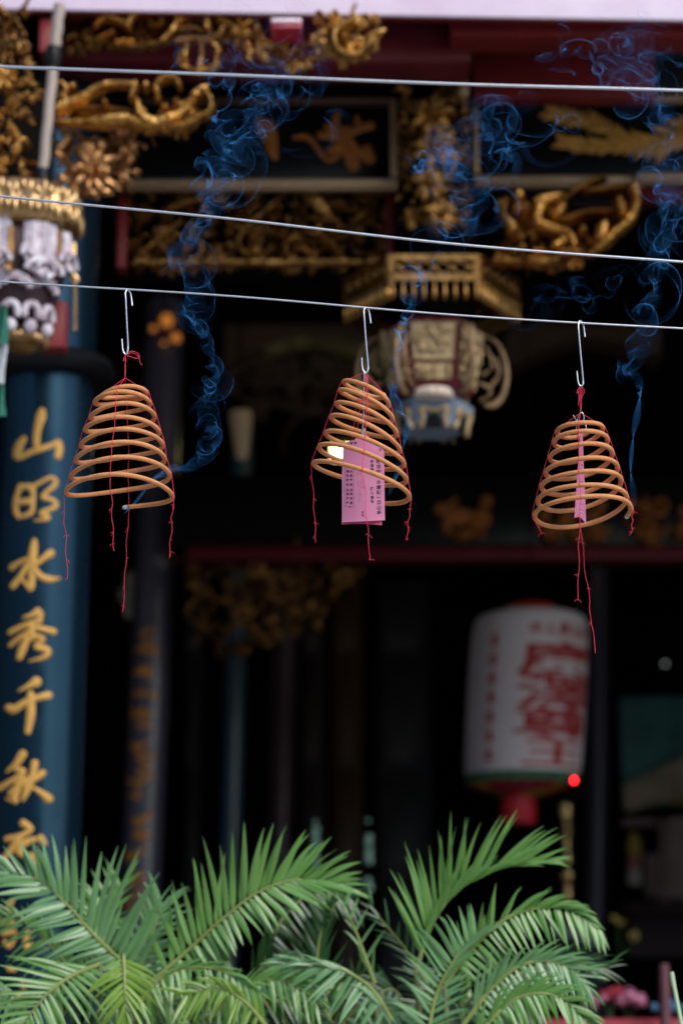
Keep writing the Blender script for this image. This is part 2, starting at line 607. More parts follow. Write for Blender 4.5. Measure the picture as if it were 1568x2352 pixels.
c2 = Coil(tab([949, 948, 951, 951, 946, 941, 933, 924, 912, 900], -1, .3332, 522.4), tab([870, 905, 955, 1043, 1142, 1246, 1356, 1456, 1578, 1700], -1, .3332, 587.9),
          tab([125, 147, 174, 203, 231, 262, 294, 323, 350, 372], -1, .3332, less=14), tab([.40, .41, .43, .42, .40, .36, .30, .275, .26, .25], -1), -.04, 7.16, seed=2, saddle=.03)
ap2 = P(*Z5(950, 803), DC)
make_coil(c2, 'tilted burning coil with a flat pink paper tag hanging inside it', ap2,
          [(.5, (726, 1246)), (-.245 + 0, (850, 1287)), (.30, None), (.02, (933, 1240))], 4,
          [zpath(Z5, [(955, 803), (962, 850), (956, 920), (962, 975)]),
           zpath(Z5, [(958, 806, .003), (968, 860, .003), (963, 910, .003), (952, 985, .003)]),
           zpath(Z5, [(962, 815), (968, 850), (958, 890), (972, 930), (965, 985), (975, 1010)]),
           zpath(Z5, [(955, 985), (930, 1000), (900, 990), (880, 992), (905, 997), (935, 993)]),
           zpath(Z5, [(955, 990), (958, 1030), (972, 1075), (955, 1020)]),
           zpath(Z5, [(952, 985), (966, 1025), (962, 1060), (975, 1100), (980, 1160)]),
           zpath(Z5, [(918, 1005, .03), (908, 1080, .03), (896, 1180, .03), (891, 1235, .03)])])

c3 = Coil(tab([850, 856, 859, 860, 862, 862, 870, 874, 876], 0, .3332, 1045), tab([1172, 1220, 1306, 1408, 1510, 1605, 1713, 1800, 1890], 0, .3332, 587.9),
          tab([150, 174, 208, 238, 268, 293, 325, 350, 370], 0, .3332, less=14), tab([-.15, -.17, -.17, -.16, -.13, -.137, -.10, -.13, -.13], 0), .12, 7.035, tilty=.155, seed=6, saddle=-.04)
ap3 = P(*Z6(862, 1080), DC)
make_coil(c3, 'burning coil seen from below with a narrow turned pink tag inside', ap3,
          [(.5, (1243, 1226)), (.73, (1327, 1379)), (.24, (1367, 1501)), (.985, (1450, 1225))], 5,
          [zpath(Z6, [(868, 890), (862, 940), (866, 1000), (862, 1080)]),
           zpath(Z6, [(864, 892, .002), (870, 950, .002), (860, 1010, .002), (863, 1078, .002)]),
           zpath(Z6, [(868, 895), (885, 915), (888, 940), (872, 970), (864, 1000)]),
           zpath(Z6, [(866, 895), (845, 920), (838, 948), (848, 935), (852, 1000), (848, 1030)]),
           zpath(Z6, [(862, 900), (850, 940), (858, 975), (848, 1020)]),
           zpath(Z6, [(870, 900), (878, 930), (868, 965), (868, 1050), (860, 1075)])])


# ------------------------------------------------------------------ the pink paper tags
def sheet(mb, poly, mp, h):
    """A thin flat sheet with a faint curl; poly in tag pixels."""
    mb.prism(poly, h, h + .0004, mp)


def tagmap(x, y, h):
    px, py = ZT(x, y)
    curl = .010 * math.sin((x - 150) / 930 * math.pi) - .006 * ((y - 200) / 2000) ** 2
    return P(px, py, DC - .004 - curl - h)


def arc_pts(c, n):
    return [tuple(q) for q in catmull(c, n)]


L_ = arc_pts([(420, 328), (350, 340), (275, 368), (212, 428), (176, 492), (166, 600)], 14)
B_ = arc_pts([(485, 240), (530, 208), (605, 196), (685, 208), (745, 252), (796, 330)], 14)
R_ = arc_pts([(850, 345), (910, 380), (985, 440), (1045, 520), (1070, 600)], 10)
ys = [700 + i * 130 for i in range(11)]
left_edge = [(166 - 16 * min(1, (y - 600) / 500), y) for y in ys] + [(150, 2130)]
bottom = [(330, 2118), (500, 2106), (700, 2098), (900, 2090), (1090, 2080)]
right_edge = [(1072 + 15 * (y - 600) / 1400, y) for y in ys][::-1]
outline = L_ + left_edge + bottom + right_edge + R_[::-1] + B_[::-1]
t2 = thing('paper_tag', 'pink printed paper tag hanging flat inside the tilted coil', 'paper tag', P(*ZT(620, 260), DC), 'pink prayer tags on the incense coils')
mb = MB()
# a grid sheet so that the curl is smooth: rows between the left and right outline
LE = np.array([(485, 240), (420, 328)] + L_[1:] + left_edge)
RE = np.array([(745, 252), (796, 330)] + R_ + right_edge[::-1] + [(1090, 2080)])
rows = [197, 203, 212, 225, 240, 262, 290, 328] + [340 + i * 20 for i in range(14)] + list(range(640, 2081, 60)) + [2083]
V, F = [], []
nx = 14
for j, y in enumerate(rows):
    if y < 328:
        u = (y - 197) / 131
        xl, xr = 608 - 188 * (1 - (1 - u) ** 2) ** .5 * (0.62 + .38 * u), 608 + 188 * (1 - (1 - u) ** 2) ** .5 * (0.68 + .32 * u)
    else:
        xl, xr = np.interp(y, LE[1:, 1], LE[1:, 0]), np.interp(y, RE[1:, 1], RE[1:, 0])
    for i in range(nx):
        t = i / (nx - 1)
        x = xl + (xr - xl) * t
        yy = y + (47 * (1 - t) if j == len(rows) - 1 else 0)
        V.append(tagmap(x, yy, 0))
for j in range(len(rows) - 1):
    for i in range(nx - 1):
        F.append((j * nx + i, (j + 1) * nx + i, (j + 1) * nx + i + 1, j * nx + i + 1))
V2 = [q + Vector((0, .0004, 0)) for q in V]
mb.add(V + V2, F + [tuple(a + len(V) for a in f[::-1]) for f in F])
front = mb.build('front_sheet', M['pink_paper'], t2)
mb = MB()
mp_b = lambda x, y, h: P(*ZT(x, y), DC + .004 - h)
mb.prism([(200, 900), (170, 1500), (140, 2175), (420, 2166), (600, 2166), (830, 2178), (1026, 2192), (1026, 1500), (1015, 900)], 0, .0004, mp_b)
mb.build('back_sheet', M['rose_paper'], t2)
tm = lambda x, y, h: tagmap(x, y, .0006 + h)
mb = MB()
for ch, y in zip('新加坡水廊頭鳳山寺', [800, 905, 1020, 1245, 1360, 1475, 1695, 1805, 1915]):
    put_text(mb, ch, tm, 950 + (y - 900) * .012, y, 98, bold=.018)
put_text(mb, ')', tm, 955, 1580, 95, rot=math.pi / 2, bold=.01)
mb.build('printed_text', M['ink'], t2, smooth=False)
mb = MB()
for ch, y in zip('廣澤尊王護佑善信', [800, 890, 975, 1062, 1390, 1480, 1580, 1665]):
    put_text(mb, ch, tm, 806 + (y - 800) * .008, y, 74, bold=.018)
mb.build('printed_text', M['ink'], t2, smooth=False)
mb = MB()
for x, txt in ((352, '合家平安吉祥如意'), (273, '福旺財旺生意興隆')):
    for ch, y in zip(txt, [1010, 1107, 1200, 1303, 1420, 1507, 1602, 1700]):
        put_text(mb, ch, tm, x, y, 62, bold=.018)
mb.build('printed_text', M['ink'], t2, smooth=False)
mb = MB()
for ch, x, y, a in (('虔', 236, 490, -.85), ('心', 285, 435, -.6), ('誠', 360, 391, -.2), ('敬', 445, 390, .05), ('回', 990, 537, .5)):
    put_text(mb, ch, tm, x, y, 60, rot=a, bold=.012)
mb.build('printed_text', M['ink'], t2, smooth=False)
mb = MB()
for ch, x, y in (('信', 540, 566), ('弟', 640, 566)):
    put_text(mb, ch, tm, x, y, 52, bold=.012)
mb.build('printed_text', M['ink'], t2, smooth=False)
mb = MB()
for ch, x, y in (('喜', 605, 1910), ('敬', 605, 1975)):
    put_text(mb, ch, tm, x, y, 52, bold=.012)
mb.build('printed_text', M['ink'], t2, smooth=False)


def line(mb, pts, w, h=.0005, n=10):
    c = catmull([(*q, w) for q in pts], n)
    V, F = [], []
    t = np.gradient(c[:, :2], axis=0)
    t /= np.maximum(np.linalg.norm(t, axis=1), 1e-9)[:, None]
    for q, d in zip(c, t):
        for s_ in (-1, 1):
            V.append(tm(q[0] - d[1] * w / 2 * s_, q[1] + d[0] * w / 2 * s_, h))
    mb.add(V, [(2 * i, 2 * i + 1, 2 * i + 3, 2 * i + 2) for i in range(len(c) - 1)])


mb = MB()
for pts in ([(222, 900), (222, 1300), (222, 1785)], [(403, 930), (403, 1300), (410, 1785)], [(222, 1785), (250, 1760), (270, 1800), (300, 1790), (318, 1760), (340, 1800), (370, 1770), (385, 1795), (410, 1785)],
            [(300, 1800), (318, 1775), (335, 1805), (318, 1812), (300, 1790)]):
    line(mb, pts, 4, n=14)
mb.build('printed_border', M['ink'], t2, smooth=False)
mb = MB()
for pts in ([(470, 1035), (480, 1080), (476, 1140)], [(475, 1040), (510, 1035), (500, 1060), (515, 1080), (490, 1095)], [(530, 1020), (600, 1030), (560, 1060), (530, 1080)], [(560, 1000), (562, 1060), (555, 1125)], [(555, 1060), (530, 1100)], [(565, 1070), (610, 1115), (660, 1140)],
            [(488, 1220), (486, 1290), (484, 1310)], [(485, 1225), (530, 1215), (540, 1240), (530, 1330)], [(490, 1270), (530, 1265)], [(475, 1315), (530, 1310)], [(570, 1190), (575, 1270), (550, 1350), (515, 1372)], [(560, 1190), (620, 1185), (632, 1230), (640, 1330), (645, 1370), (600, 1365)], [(580, 1250), (630, 1240)], [(580, 1285), (625, 1280)],
            [(530, 1400), (545, 1440), (550, 1530)], [(500, 1475), (560, 1455), (585, 1470), (560, 1500), (505, 1505)], [(468, 1525), (560, 1520), (640, 1532)], [(520, 1580), (515, 1650)], [(520, 1560), (560, 1545), (575, 1560), (572, 1640)], [(525, 1600), (570, 1590)], [(480, 1665), (520, 1655), (570, 1660)], [(480, 1672), (540, 1665)], [(575, 1650), (610, 1690), (660, 1698)]):
    line(mb, pts, 3.2, n=8)
mb.build('handwriting', M['pen'], t2, smooth=False)

# the turned tag inside the third coil: a sheet standing nearly edge on
t3 = thing('paper_tag', 'narrow pink paper tag seen almost edge on inside the coil seen from below', 'paper tag', P(*Z6(870, 1215), DC), 'pink prayer tags on the incense coils')


def side_sheet(off, bl, br):
    mb = MB()
    V, F = [], []
    n, nx = 24, 6
    for j in range(n + 1):
        t = j / n
        xl = np.interp(t, [0, .05, .35, .65, 1], [868, 861, 849, 835, bl[0]])
        xr = np.interp(t, [0, .05, .35, .65, 1], [873, 879, 886, 895, br[0]])
        yl = 1212 + (bl[1] - 1212) * t
        yr = 1212 + (br[1] - 1212) * t
        for i in range(nx + 1):
            u = i / nx
            x, y = Z6(xl + (xr - xl) * u, yl + (yr - yl) * u + 26 * math.sin(u * 3.14) * (t ** 4) * -1)
            wdt = min(1, t / .12)
            V.append(P(x, y, DC + off + (u - .5) * .078 * wdt))
    for j in range(n):
        for i in range(nx):
            F.append((j * (nx + 1) + i, (j + 1) * (nx + 1) + i, (j + 1) * (nx + 1) + i + 1, j * (nx + 1) + i + 1))
    V2 = [q + Vector((-.0004, 0, 0)) for q in V]
    mb.add(V + V2, F + [tuple(a + len(V) for a in f[::-1]) for f in F])
    return mb


side_sheet(0, (822, 1806), (902, 1850)).build('front_sheet', M['pink_paper'], t3)
mb = MB()
tm3 = lambda x, y, h: P(*Z6(x, y), DC - .012 - (x - 865) * .0004)
rr = random.Random(8)
for (x0, y0, x1) in ((850, 1430, 882), (851, 1465, 880), (848, 1545, 885), (846, 1575, 882), (840, 1650, 888), (846, 1700, 892), (848, 1740, 893), (846, 1765, 893), (850, 1790, 893)):
    for i in range(6):
        u = i / 6
        x = x0 + (x1 - x0) * u
        y = y0 + (x - x0) * .45
        mb.add([tm3(x, y - 3, 0), tm3(x + 3.2, y - 2, 0), tm3(x + 3.2, y + rr.uniform(2, 5), 0), tm3(x, y + rr.uniform(1, 4), 0)], [(0, 1, 2, 3)])
mb.build('printed_text', M['ink'], t3, smooth=False)
# ------------------------------------------------------------------ carving kit
def inside(poly, x, y):
    c = False
    n = len(poly)
    for i in range(n):
        x1, y1 = poly[i]
        x2, y2 = poly[i - 1]
        if (y1 > y) != (y2 > y) and x < (x2 - x1) * (y - y1) / (y2 - y1) + x1:
            c = not c
    return c


def plane(d):
    return lambda x, y, h: P(x, y, d) + Vector((0, -h, 0))


def leaf(mb, mp, x, y, ln, wd, ang, h=.02, base=0.0, curl=0.0):
    """A carved leaf with a bulging blade and a sunk midrib; ln, wd in photograph pixels."""
    n, m = 7, 5
    V, F = [], []
    for i in range(n + 1):
        t = i / n
        w = wd * .5 * (math.sin(math.pi * min(1, t * .92 + .06)) ** .8)
        a = ang + curl * t
        cx = x + ln * t * math.cos(ang + curl * t * .5)
        cy = y + ln * t * math.sin(ang + curl * t * .5)
        for j in range(m):
            o = -1 + 2 * j / (m - 1)
            z = base + h * (math.sin(math.pi * (t * .85 + .1)) * (1 - .55 * o * o) - (.25 if j == 2 else 0) * (1 - t))
            V.append(mp(cx - math.sin(a) * w * o, cy + math.cos(a) * w * o, max(0, z)))
    for i in range(n):
        for j in range(m - 1):
            F.append((i * m + j, i * m + j + 1, (i + 1) * m + j + 1, (i + 1) * m + j))
    mb.add(V, F)


def scroll(mb, mp, x, y, r, turns, ang, w, h=.02, sgn=1, base=0.0):
    pts = []
    for i in range(9):
        t = i / 8
        a = ang + sgn * turns * 2 * math.pi * t
        rr = r * (1 - .82 * t)
        pts.append((x + rr * math.cos(a), y + rr * math.sin(a), w * (1 - .45 * t)))
    pts[-1] = (pts[-1][0], pts[-1][1], w * .9)
    mb.stroke(pts, mp, h, 22, base)


def knob(mb, mp, x, y, r, h=.03, base=0.0):
    V, F = [], []
    n, m = 10, 4
    V.append(mp(x, y, base + h))
    for i in range(1, m + 1):
        a = i / m * math.pi / 2
        for j in range(n):
            b = 2 * math.pi * j / n
            V.append(mp(x + r * math.sin(a) * math.cos(b), y + r * math.sin(a) * math.sin(b), base + h * math.cos(a)))
    for j in range(n):
        F.append((0, 1 + j, 1 + (j + 1) % n))
    for i in range(m - 1):
        for j in range(n):
            F.append((1 + i * n + j, 1 + (i + 1) * n + j, 1 + (i + 1) * n + (j + 1) % n, 1 + i * n + (j + 1) % n))
    mb.add(V, F)


def fill(mb, poly, d, n, smin, smax, seed, hmax=.06, gap=.62):
    """Scatter carved sprays, scrolls, flowers and stems over the polygon (photograph pixels)."""
    rr = random.Random(seed)
    mp = plane(d)
    xs = [p[0] for p in poly]
    ys_ = [p[1] for p in poly]
    done = []
    tries = 0
    while len(done) < n and tries < n * 40:
        tries += 1
        x, y = rr.uniform(min(xs), max(xs)), rr.uniform(min(ys_), max(ys_))
        s = rr.uniform(smin, smax)
        if not inside(poly, x, y) or any((x - a) ** 2 + (y - b) ** 2 < (gap * (s + c) * .5) ** 2 for a, b, c in done):
            continue
        done.append((x, y, s))
        base = rr.uniform(0, hmax)
        k = rr.random()
        a = rr.uniform(0, 6.28)
        if k < .42:
            for i in range(rr.choice((3, 4, 5))):
                leaf(mb, mp, x, y, s * rr.uniform(.6, 1.0), s * rr.uniform(.26, .42), a + i * rr.uniform(.55, 1.0), .018 + .0006 * s * .4, base, rr.uniform(-.7, .7))
        elif k < .64:
            scroll(mb, mp, x, y, s * .55, rr.uniform(.7, 1.3), a, s * .26, .025, rr.choice((-1, 1)), base)
        elif k < .82:
            q = rr.randint(5, 7)
            for i in range(q):
                leaf(mb, mp, x + s * .1 * math.cos(6.28 * i / q), y + s * .1 * math.sin(6.28 * i / q), s * .5, s * .32, a + 6.28 * i / q, .018, base)
            knob(mb, mp, x, y, s * .17, .03, base)
        elif k < .92:
            pts = [(x, y, s * .22)]
            for i in range(3):
                a += rr.uniform(-.7, .7)
                pts.append((pts[-1][0] + s * .55 * math.cos(a), pts[-1][1] + s * .55 * math.sin(a), s * rr.uniform(.12, .24)))
            mb.stroke(pts, mp, .022, 14, base)
        else:
            knob(mb, mp, x, y, s * .26, .035, base)
            knob(mb, mp, x + s * .3 * math.cos(a), y + s * .3 * math.sin(a), s * .16, .03, base)


def strokes(mb, Z, d, lst, k, h=.03, base=.02):
    """lst: brush paths in a zoomed picture; Z maps it to photograph pixels; k pixels per zoomed pixel."""
    mp = plane(d)
    rr = random.Random(len(lst))
    for pts in lst:
        q = [(*Z(a[0], a[1]), a[2] * k) for a in pts]
        if len(q) == 1:
            knob(mb, mp, q[0][0], q[0][1], q[0][2] * .5, h * 1.1, base + rr.uniform(0, .02))
        else:
            mb.stroke(q, mp, h, max(10, 6 * len(q)), base + rr.uniform(0, .02))


def slab(mb, x0, y0, x1, y1, d0, d1, b=.004):
    """Upright block seen over the pixel box at distance d0, reaching back to d1."""
    a, c = P(x0, y1, d0), P(x1, y0, d0)
    mb.rbox(((a.x + c.x) / 2, (d0 + d1) / 2, (a.z + c.z) / 2), (abs(c.x - a.x), abs(d1 - d0), abs(c.z - a.z)), b)


ZA = lambda x, y: (114.8 + x * .3296, 17.2 + y * .3296)
ZB = lambda x, y: (1062.3 + x * .3226, 390.5 + y * .3226)

# ------------------------------------------------------------------ setting: ground, floor
mb = MB()
n = 24
g = [[Vector((-60 + 120 * i / n, -60 + 120 * j / n, 0)) for i in range(n + 1)] for j in range(n + 1)]
mb.add([q for r_ in g for q in r_], [(j * (n + 1) + i, j * (n + 1) + i + 1, (j + 1) * (n + 1) + i + 1, (j + 1) * (n + 1) + i) for j in range(n) for i in range(n)])
M['granite'] = mat('courtyard granite', (0.44, 0.42, 0.39), 0.75, 0, (0.34, 0.32, 0.30), 3, .4, .3, 20)
struct('ground', mb, M['granite'])
def sky_blocker_top(az):  # unseen ridge added to block low sky and darken pillar and hall
    a = abs((az + 180) % 360 - 180)
    k = 1.0 if a > 152 or az % 360 > 200 else max(0, (a - 128) / 24)
    return k


mb = MB()
rr = random.Random(2)
na, nr = 96, 10
HV = []
for j in range(nr + 1):
    for i in range(na):
        az = 360 * i / na
        r_ = 13 + 30 * j / nr
        k = sky_blocker_top(az)
        front = abs((az + 180) % 360 - 180) < 62
        hgt = 0 if front else k * 10.5 * math.sin(min(1, j / 2) * math.pi / 2) * (1 + .12 * math.sin(i * .9 + j) + .06 * rr.uniform(-1, 1))
        HV.append((r_ * math.sin(R(az)), r_ * math.cos(R(az)), hgt - .02))
mb.add(HV, [(j * na + i, (j + 1) * na + i, (j + 1) * na + (i + 1) % na, j * na + (i + 1) % na) for j in range(nr) for i in range(na)])
M['sky_blocker'] = mat('dark sky blocker', (.030, .045, .018), .9, 0, (.012, .018, .008), 1.5, .4, .6, 6)
struct('sky_blocker_hills', mb, M['sky_blocker'], True)
mb = MB()
mb.rbox((0, 14.7, .15), (13.0, 14.4, .30), .02)
M['floor_tile'] = mat('dark red floor tile', (0.055, 0.022, 0.016), 0.5, 0, (0.03, 0.012, 0.01), 4, .4, spec=.2)
struct('floor', mb, M['floor_tile'])

# ------------------------------------------------------------------ temple hall (walls, ceiling, roof, beams)
hall = thing('temple_hall', 'dark timber temple hall with white eave and open front', 'temple', (0, 7.4, 0.3))
mb = MB()
mb.box((0, 21.6, 3.4), (13.0, .2, 6.2))
mb.build('back_wall', M['dark_wood'], hall, False)
for sx in (-1, 1):
    mb = MB()
    mb.box((sx * 6.4, 14.65, 3.4), (.2, 13.68, 6.2))
    mb.build('side_wall', M['dark_wood'], hall, False)
mb = MB()
mb.box((0, 14.9, 5.72), (12.5, 13.1, .2))
mb.build('ceiling', M['dark_wood'], hall, False)
# eave: a white board, tilted a hair, and the roof behind it
a, c = P(-700, 8, 7.12), P(2300, 58, 7.12)
ang = math.atan2(c.z - a.z, c.x - a.x)
mb = MB()
rot = Matrix.Rotation(-ang, 3, 'Y')
mid = (a + c) / 2
Lb = (c - a).length
mb.rbox(mid + Vector((0, .007, .26)), (Lb, .014, .52), .004, rot)
mb.build('eave_board', M['white_paint'], hall)
mb = MB()
mb.rbox(mid + Vector((0, .030, .12)), (Lb, .030, .242), .003, rot)
mb.build('eave_batten', M['red_wood'], hall)
mb = MB()
V = []
for yy, zz in ((7.05, 5.36), (22.2, 7.9)):
    V += [(-6.9, yy, zz), (6.9, yy, zz), (-6.9, yy, zz + .16), (6.9, yy, zz + .16)]
mb.add(V, [(0, 1, 5, 4), (2, 6, 7, 3), (0, 2, 3, 1), (4, 5, 7, 6), (0, 4, 6, 2), (1, 3, 7, 5)])
M['roof_tile'] = mat('orange roof tile', (0.26, 0.10, 0.05), .7, 0, (.15, .06, .03), 10, .3, .4, 20)
mb.build('roof', M['roof_tile'], hall, False)
# beams over the front
mb = MB()
slab(mb, 1035, 22, 2100, 80, 7.2, 7.34)
mb.build('front_beam', M['red_wood'], hall)
mb = MB()
slab(mb, -400, 30, 1080, 140, 7.32, 7.5)
mb.build('carved_beam_back', M['maroon'], hall)
mb = MB()
slab(mb, 1088, 100, 1502, 222, 7.72, 7.8)
mb.build('red_board', M['red_wood'], hall)
mb = MB()
slab(mb, 1460, 425, 2100, 447, 7.9, 8.0)
mb.build('red_rail', M['red_wood'], hall)
mb = MB()
slab(mb, -500, -60, 2300, 232, 7.95, 8.05)
slab(mb, 60, 236, 2300, 465, 8.0, 8.08)
mb.build('black_frieze_board', M['black_lacquer'], hall)
mb = MB()
slab(mb, 285, 440, 905, 640, 8.12, 8.2)
mb.build('frieze_backing', M['dark_wood'], hall)
# red door lintel across the hall
mb = MB()
slab(mb, 430, 1254, 2100, 1285, 11.9, 12.1)
mb.build('lintel_rail', M['maroon'], hall)
mb = MB()
slab(mb, 380, 1090, 2100, 1252, 12.06, 12.2)
mb.build('lintel_board', M['black_lacquer'], hall)
for pts in ([(1010, 1165), (1030, 1195), (1062, 1150), (1080, 1180), (1118, 1150), (1105, 1200), (1120, 1225), (1060, 1235), (1025, 1225)],
            [(1225, 1180), (1260, 1160), (1300, 1175), (1330, 1150), (1370, 1170), (1390, 1210), (1350, 1240), (1290, 1245), (1240, 1235)],
            [(1405, 1180), (1440, 1150), (1480, 1165), (1540, 1140), (1590, 1160), (1600, 1225), (1520, 1240), (1450, 1235)]):
    mb = MB()
    fill(mb, pts, 12.05, 14, 26, 52, int(pts[0][0]), .01, .5)
    mb.build('painted_flower', M['orange_paint'], hall)
# arched timbers deep in the hall
for x0, x1, ya, yb in ((515, 880, 748, 728), (1165, 1520, 755, 720)):
    mb = MB()
    V, F = [], []
    for i in range(13):
        t = i / 12
        x = x0 + (x1 - x0) * t
        u = t if x0 > 1000 else 1 - t
        top = ya - 30 * math.sin(t * 2.2)
        th = 48 + 42 * abs(2 * t - 1) ** 1.5
        for yy in (top, top + th):
            for dd in (0, .25):
                V.append(P(x, yy, 12.8) + Vector((0, dd, 0)))
    for i in range(12):
        o = i * 4
        F += [(o, o + 2, o + 6, o + 4), (o + 1, o + 5, o + 7, o + 3), (o, o + 4, o + 5, o + 1), (o + 2, o + 3, o + 7, o + 6)]
    F += [(0, 1, 3, 2), (48, 50, 51, 49)]
    mb.add(V, F)
    mb.build('arched_beam', M['brown_wood'], hall, False)
# dull carvings lost in the dark upper hall
mb = MB()
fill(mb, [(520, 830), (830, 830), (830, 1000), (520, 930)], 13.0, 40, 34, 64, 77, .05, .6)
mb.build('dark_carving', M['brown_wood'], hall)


# ------------------------------------------------------------------ the pillars
def axis_of(x0, y0, x1, y1, d):
    a, b = P(x0, y0, d), P(x1, y1, d)
    k = (b.x - a.x) / (b.z - a.z)
    return lambda z: a.x + k * (z - a.z)


def pillar(name, label, d, x0, y0, x1, y1, rpx, z0, z1, material, collar=None):
    ax = axis_of(x0, y0, x1, y1, d)
    r = rpx * S((y0 + y1) / 2, d)
    root = thing(name, label, 'pillar', (ax(z0), d, z0), 'round pillars of the temple')
    mb = MB()
    k = ax(1.0) - ax(0.0)
    mb.lathe((ax(z0), d, z0), [(r, t * (z1 - z0) / 20) for t in range(21)], 64, True, (k, 0))
    mb.build('shaft', material, root)
    mb = MB()
    mb.lathe((ax(z0), d, z0), [(r * 1.5, 0), (r * 1.55, .05), (r * 1.35, .14), (r * 1.12, .2), (r * 1.02, .24)], 40)
    mb.build('base', M['granite'], root)
    if collar:
        ya, yb = collar
        za, zb = P(x0, yb, d).z, P(x0, ya, d).z
        mb = MB()
        zc = (za + zb) / 2
        mb.lathe((ax(zc), d, za), [(r * 1.0, 0), (r * 1.32, .012), (r * 1.42, (zb - za) * .5), (r * 1.32, zb - za - .012), (r * 1.0, zb - za)], 48)
        mb.build('collar', M['black_lacquer'], root)
    return root, ax, r


def wrap(ax, r, d, x_of, y0):
    """Map photograph pixels near the pillar to its round front: x is read as the seen offset from the axis line x_of(y)."""
    def f(x, y, h):
        z = P(x_of(y), y, d - r).z
        m = S(y, d - r)
        o = max(-.985, min(.985, (x - x_of(y)) * m / r))
        a = math.asin(o)
        return Vector((ax(z) + (r + h) * math.sin(a), d - (r + h) * math.cos(a), z))
    return f


front, axf, rf = pillar('blue_pillar', 'glossy dark blue pillar with a column of gold brush characters', 7.6,
                        100, 1000, 68, 1900, 117, .3, 5.62, M['pillar'], (826, 884))
x_of = lambda y: 100 - (y - 1000) * .0355
W1 = wrap(axf, rf, 7.6, x_of, 0)
Zp1 = lambda x, y: (x * .2001, 907.2 + y * .2001)
Zp2 = lambda x, y: (x * .2319, 1349.4 + y * .2319)
Zp3 = lambda x, y: (x * .3296, 1825.9 + y * .3296)
CH = [
    ('mountain', Zp1, .2001, [
        [(555, 190, 95), (545, 250, 120), (520, 330, 105), (498, 440, 90), (490, 570, 85)],
        [(345, 500, 80), (290, 570, 120), (265, 670, 125), (305, 705, 80), (430, 655, 70), (560, 612, 72), (680, 565, 62), (730, 535, 60)],
        [(735, 545, 110), (750, 610, 90), (735, 690, 90)]]),
    ('bright', Zp1, .2001, [
        [(305, 1040, 70), (255, 1180, 75), (250, 1320, 80), (290, 1400, 60)],
        [(330, 1050, 70), (425, 1055, 80), (450, 1120, 70), (452, 1220, 60), (435, 1340, 70), (365, 1385, 60), (310, 1390, 50)],
        [(300, 1225, 75), (420, 1220, 80)],
        [(420, 1075, 60), (560, 990, 50), (655, 945, 55), (710, 975, 60), (690, 1040, 65), (615, 1105, 55), (565, 1175, 60), (650, 1190, 60), (712, 1235, 65), (685, 1290, 60), (565, 1340, 55), (545, 1368, 50), (615, 1390, 75), (600, 1425, 55), (470, 1442, 22)]]),
    ('water', Zp1, .2001, [
        [(470, 1680, 70), (458, 1790, 105), (442, 1950, 105), (440, 2090, 90), (430, 2220, 75), (395, 2195, 55), (330, 2120, 40)],
        [(385, 1880, 40), (275, 1930, 65), (205, 1970, 85)],
        [(385, 1950, 60), (310, 2080, 75), (220, 2185, 90)],
        [(655, 1810, 100), (560, 1885, 70), (470, 1960, 60)],
        [(470, 2000, 75), (540, 2080, 85), (640, 2112, 85), (745, 2090, 35)]]),
    ('graceful', Zp2, .2319, [
        [(440, 235, 75), (390, 272, 60), (295, 300, 22)], [(475, 255, 50), (455, 340, 60)],
        [(160, 440, 60), (300, 382, 60), (450, 330, 50)], [(590, 430, 75), (480, 408, 60), (360, 392, 60)],
        [(370, 385, 80), (385, 500, 80)], [(350, 450, 60), (250, 505, 55), (165, 568, 55)],
        [(335, 515, 70), (292, 600, 95), (255, 695, 75)],
        [(400, 480, 60), (490, 512, 60), (420, 590, 60), (515, 610, 80), (535, 650, 75), (480, 700, 50), (355, 732, 20)]]),
    ('thousand', Zp2, .2319, [
        [(425, 935, 110), (345, 980, 55), (252, 1022, 22)],
        [(145, 1190, 85), (210, 1205, 90), (330, 1130, 65), (440, 1092, 65), (545, 1062, 80)],
        [(370, 1060, 80), (370, 1250, 95), (342, 1430, 70)]]),
    ('autumn', Zp2, .2319, [
        [(290, 1655, 95), (225, 1750, 70), (132, 1820, 30)], [(225, 1800, 60), (295, 1832, 70), (200, 1905, 60), (50, 1985, 75)],
        [(280, 1835, 70), (252, 1950, 85), (205, 2075, 95), (220, 2125, 55), (122, 2090, 20)], [(330, 1900, 60), (160, 2040, 55)],
        [(410, 1745, 85), (388, 1865, 80), (342, 1985, 95), (292, 2105, 45)], [(485, 1840, 80), (400, 1910, 65), (305, 1960, 55)],
        [(402, 1990, 38), (480, 2040, 70), (538, 2088, 105)]]),
    ('temple', Zp3, .3296, [
        [(208, 198, 58), (262, 242, 40), (185, 290, 45), (92, 308, 48)], [(180, 300, 55), (112, 400, 52), (45, 465, 38)],
        [(330, 305, 62), (352, 338, 45)], [(282, 312, 45), (212, 342, 58), (182, 400, 58), (268, 440, 45)], [(290, 405, 45), (302, 478, 56)],
        [(172, 508, 40)], [(270, 540, 45), (292, 570, 45)]]),
    ('peak', Zp3, .3296, [
        [(130, 740, 40), (102, 790, 35)], [(32, 880, 38), (132, 900, 48), (62, 968, 40), (150, 958, 35)], [(80, 1030, 42), (112, 1060, 38), (150, 1000, 35)],
        [(240, 960, 38), (230, 1060, 45), (340, 1040, 38)]]),
    ('hall', Zp3, .3296, [[(200, 1300, 40), (212, 1340, 40)], [(80, 1360, 40), (90, 1390, 38)], [(110, 1215, 45), (150, 1225, 30)], [(130, 1420, 40), (190, 1405, 36)]]),
]
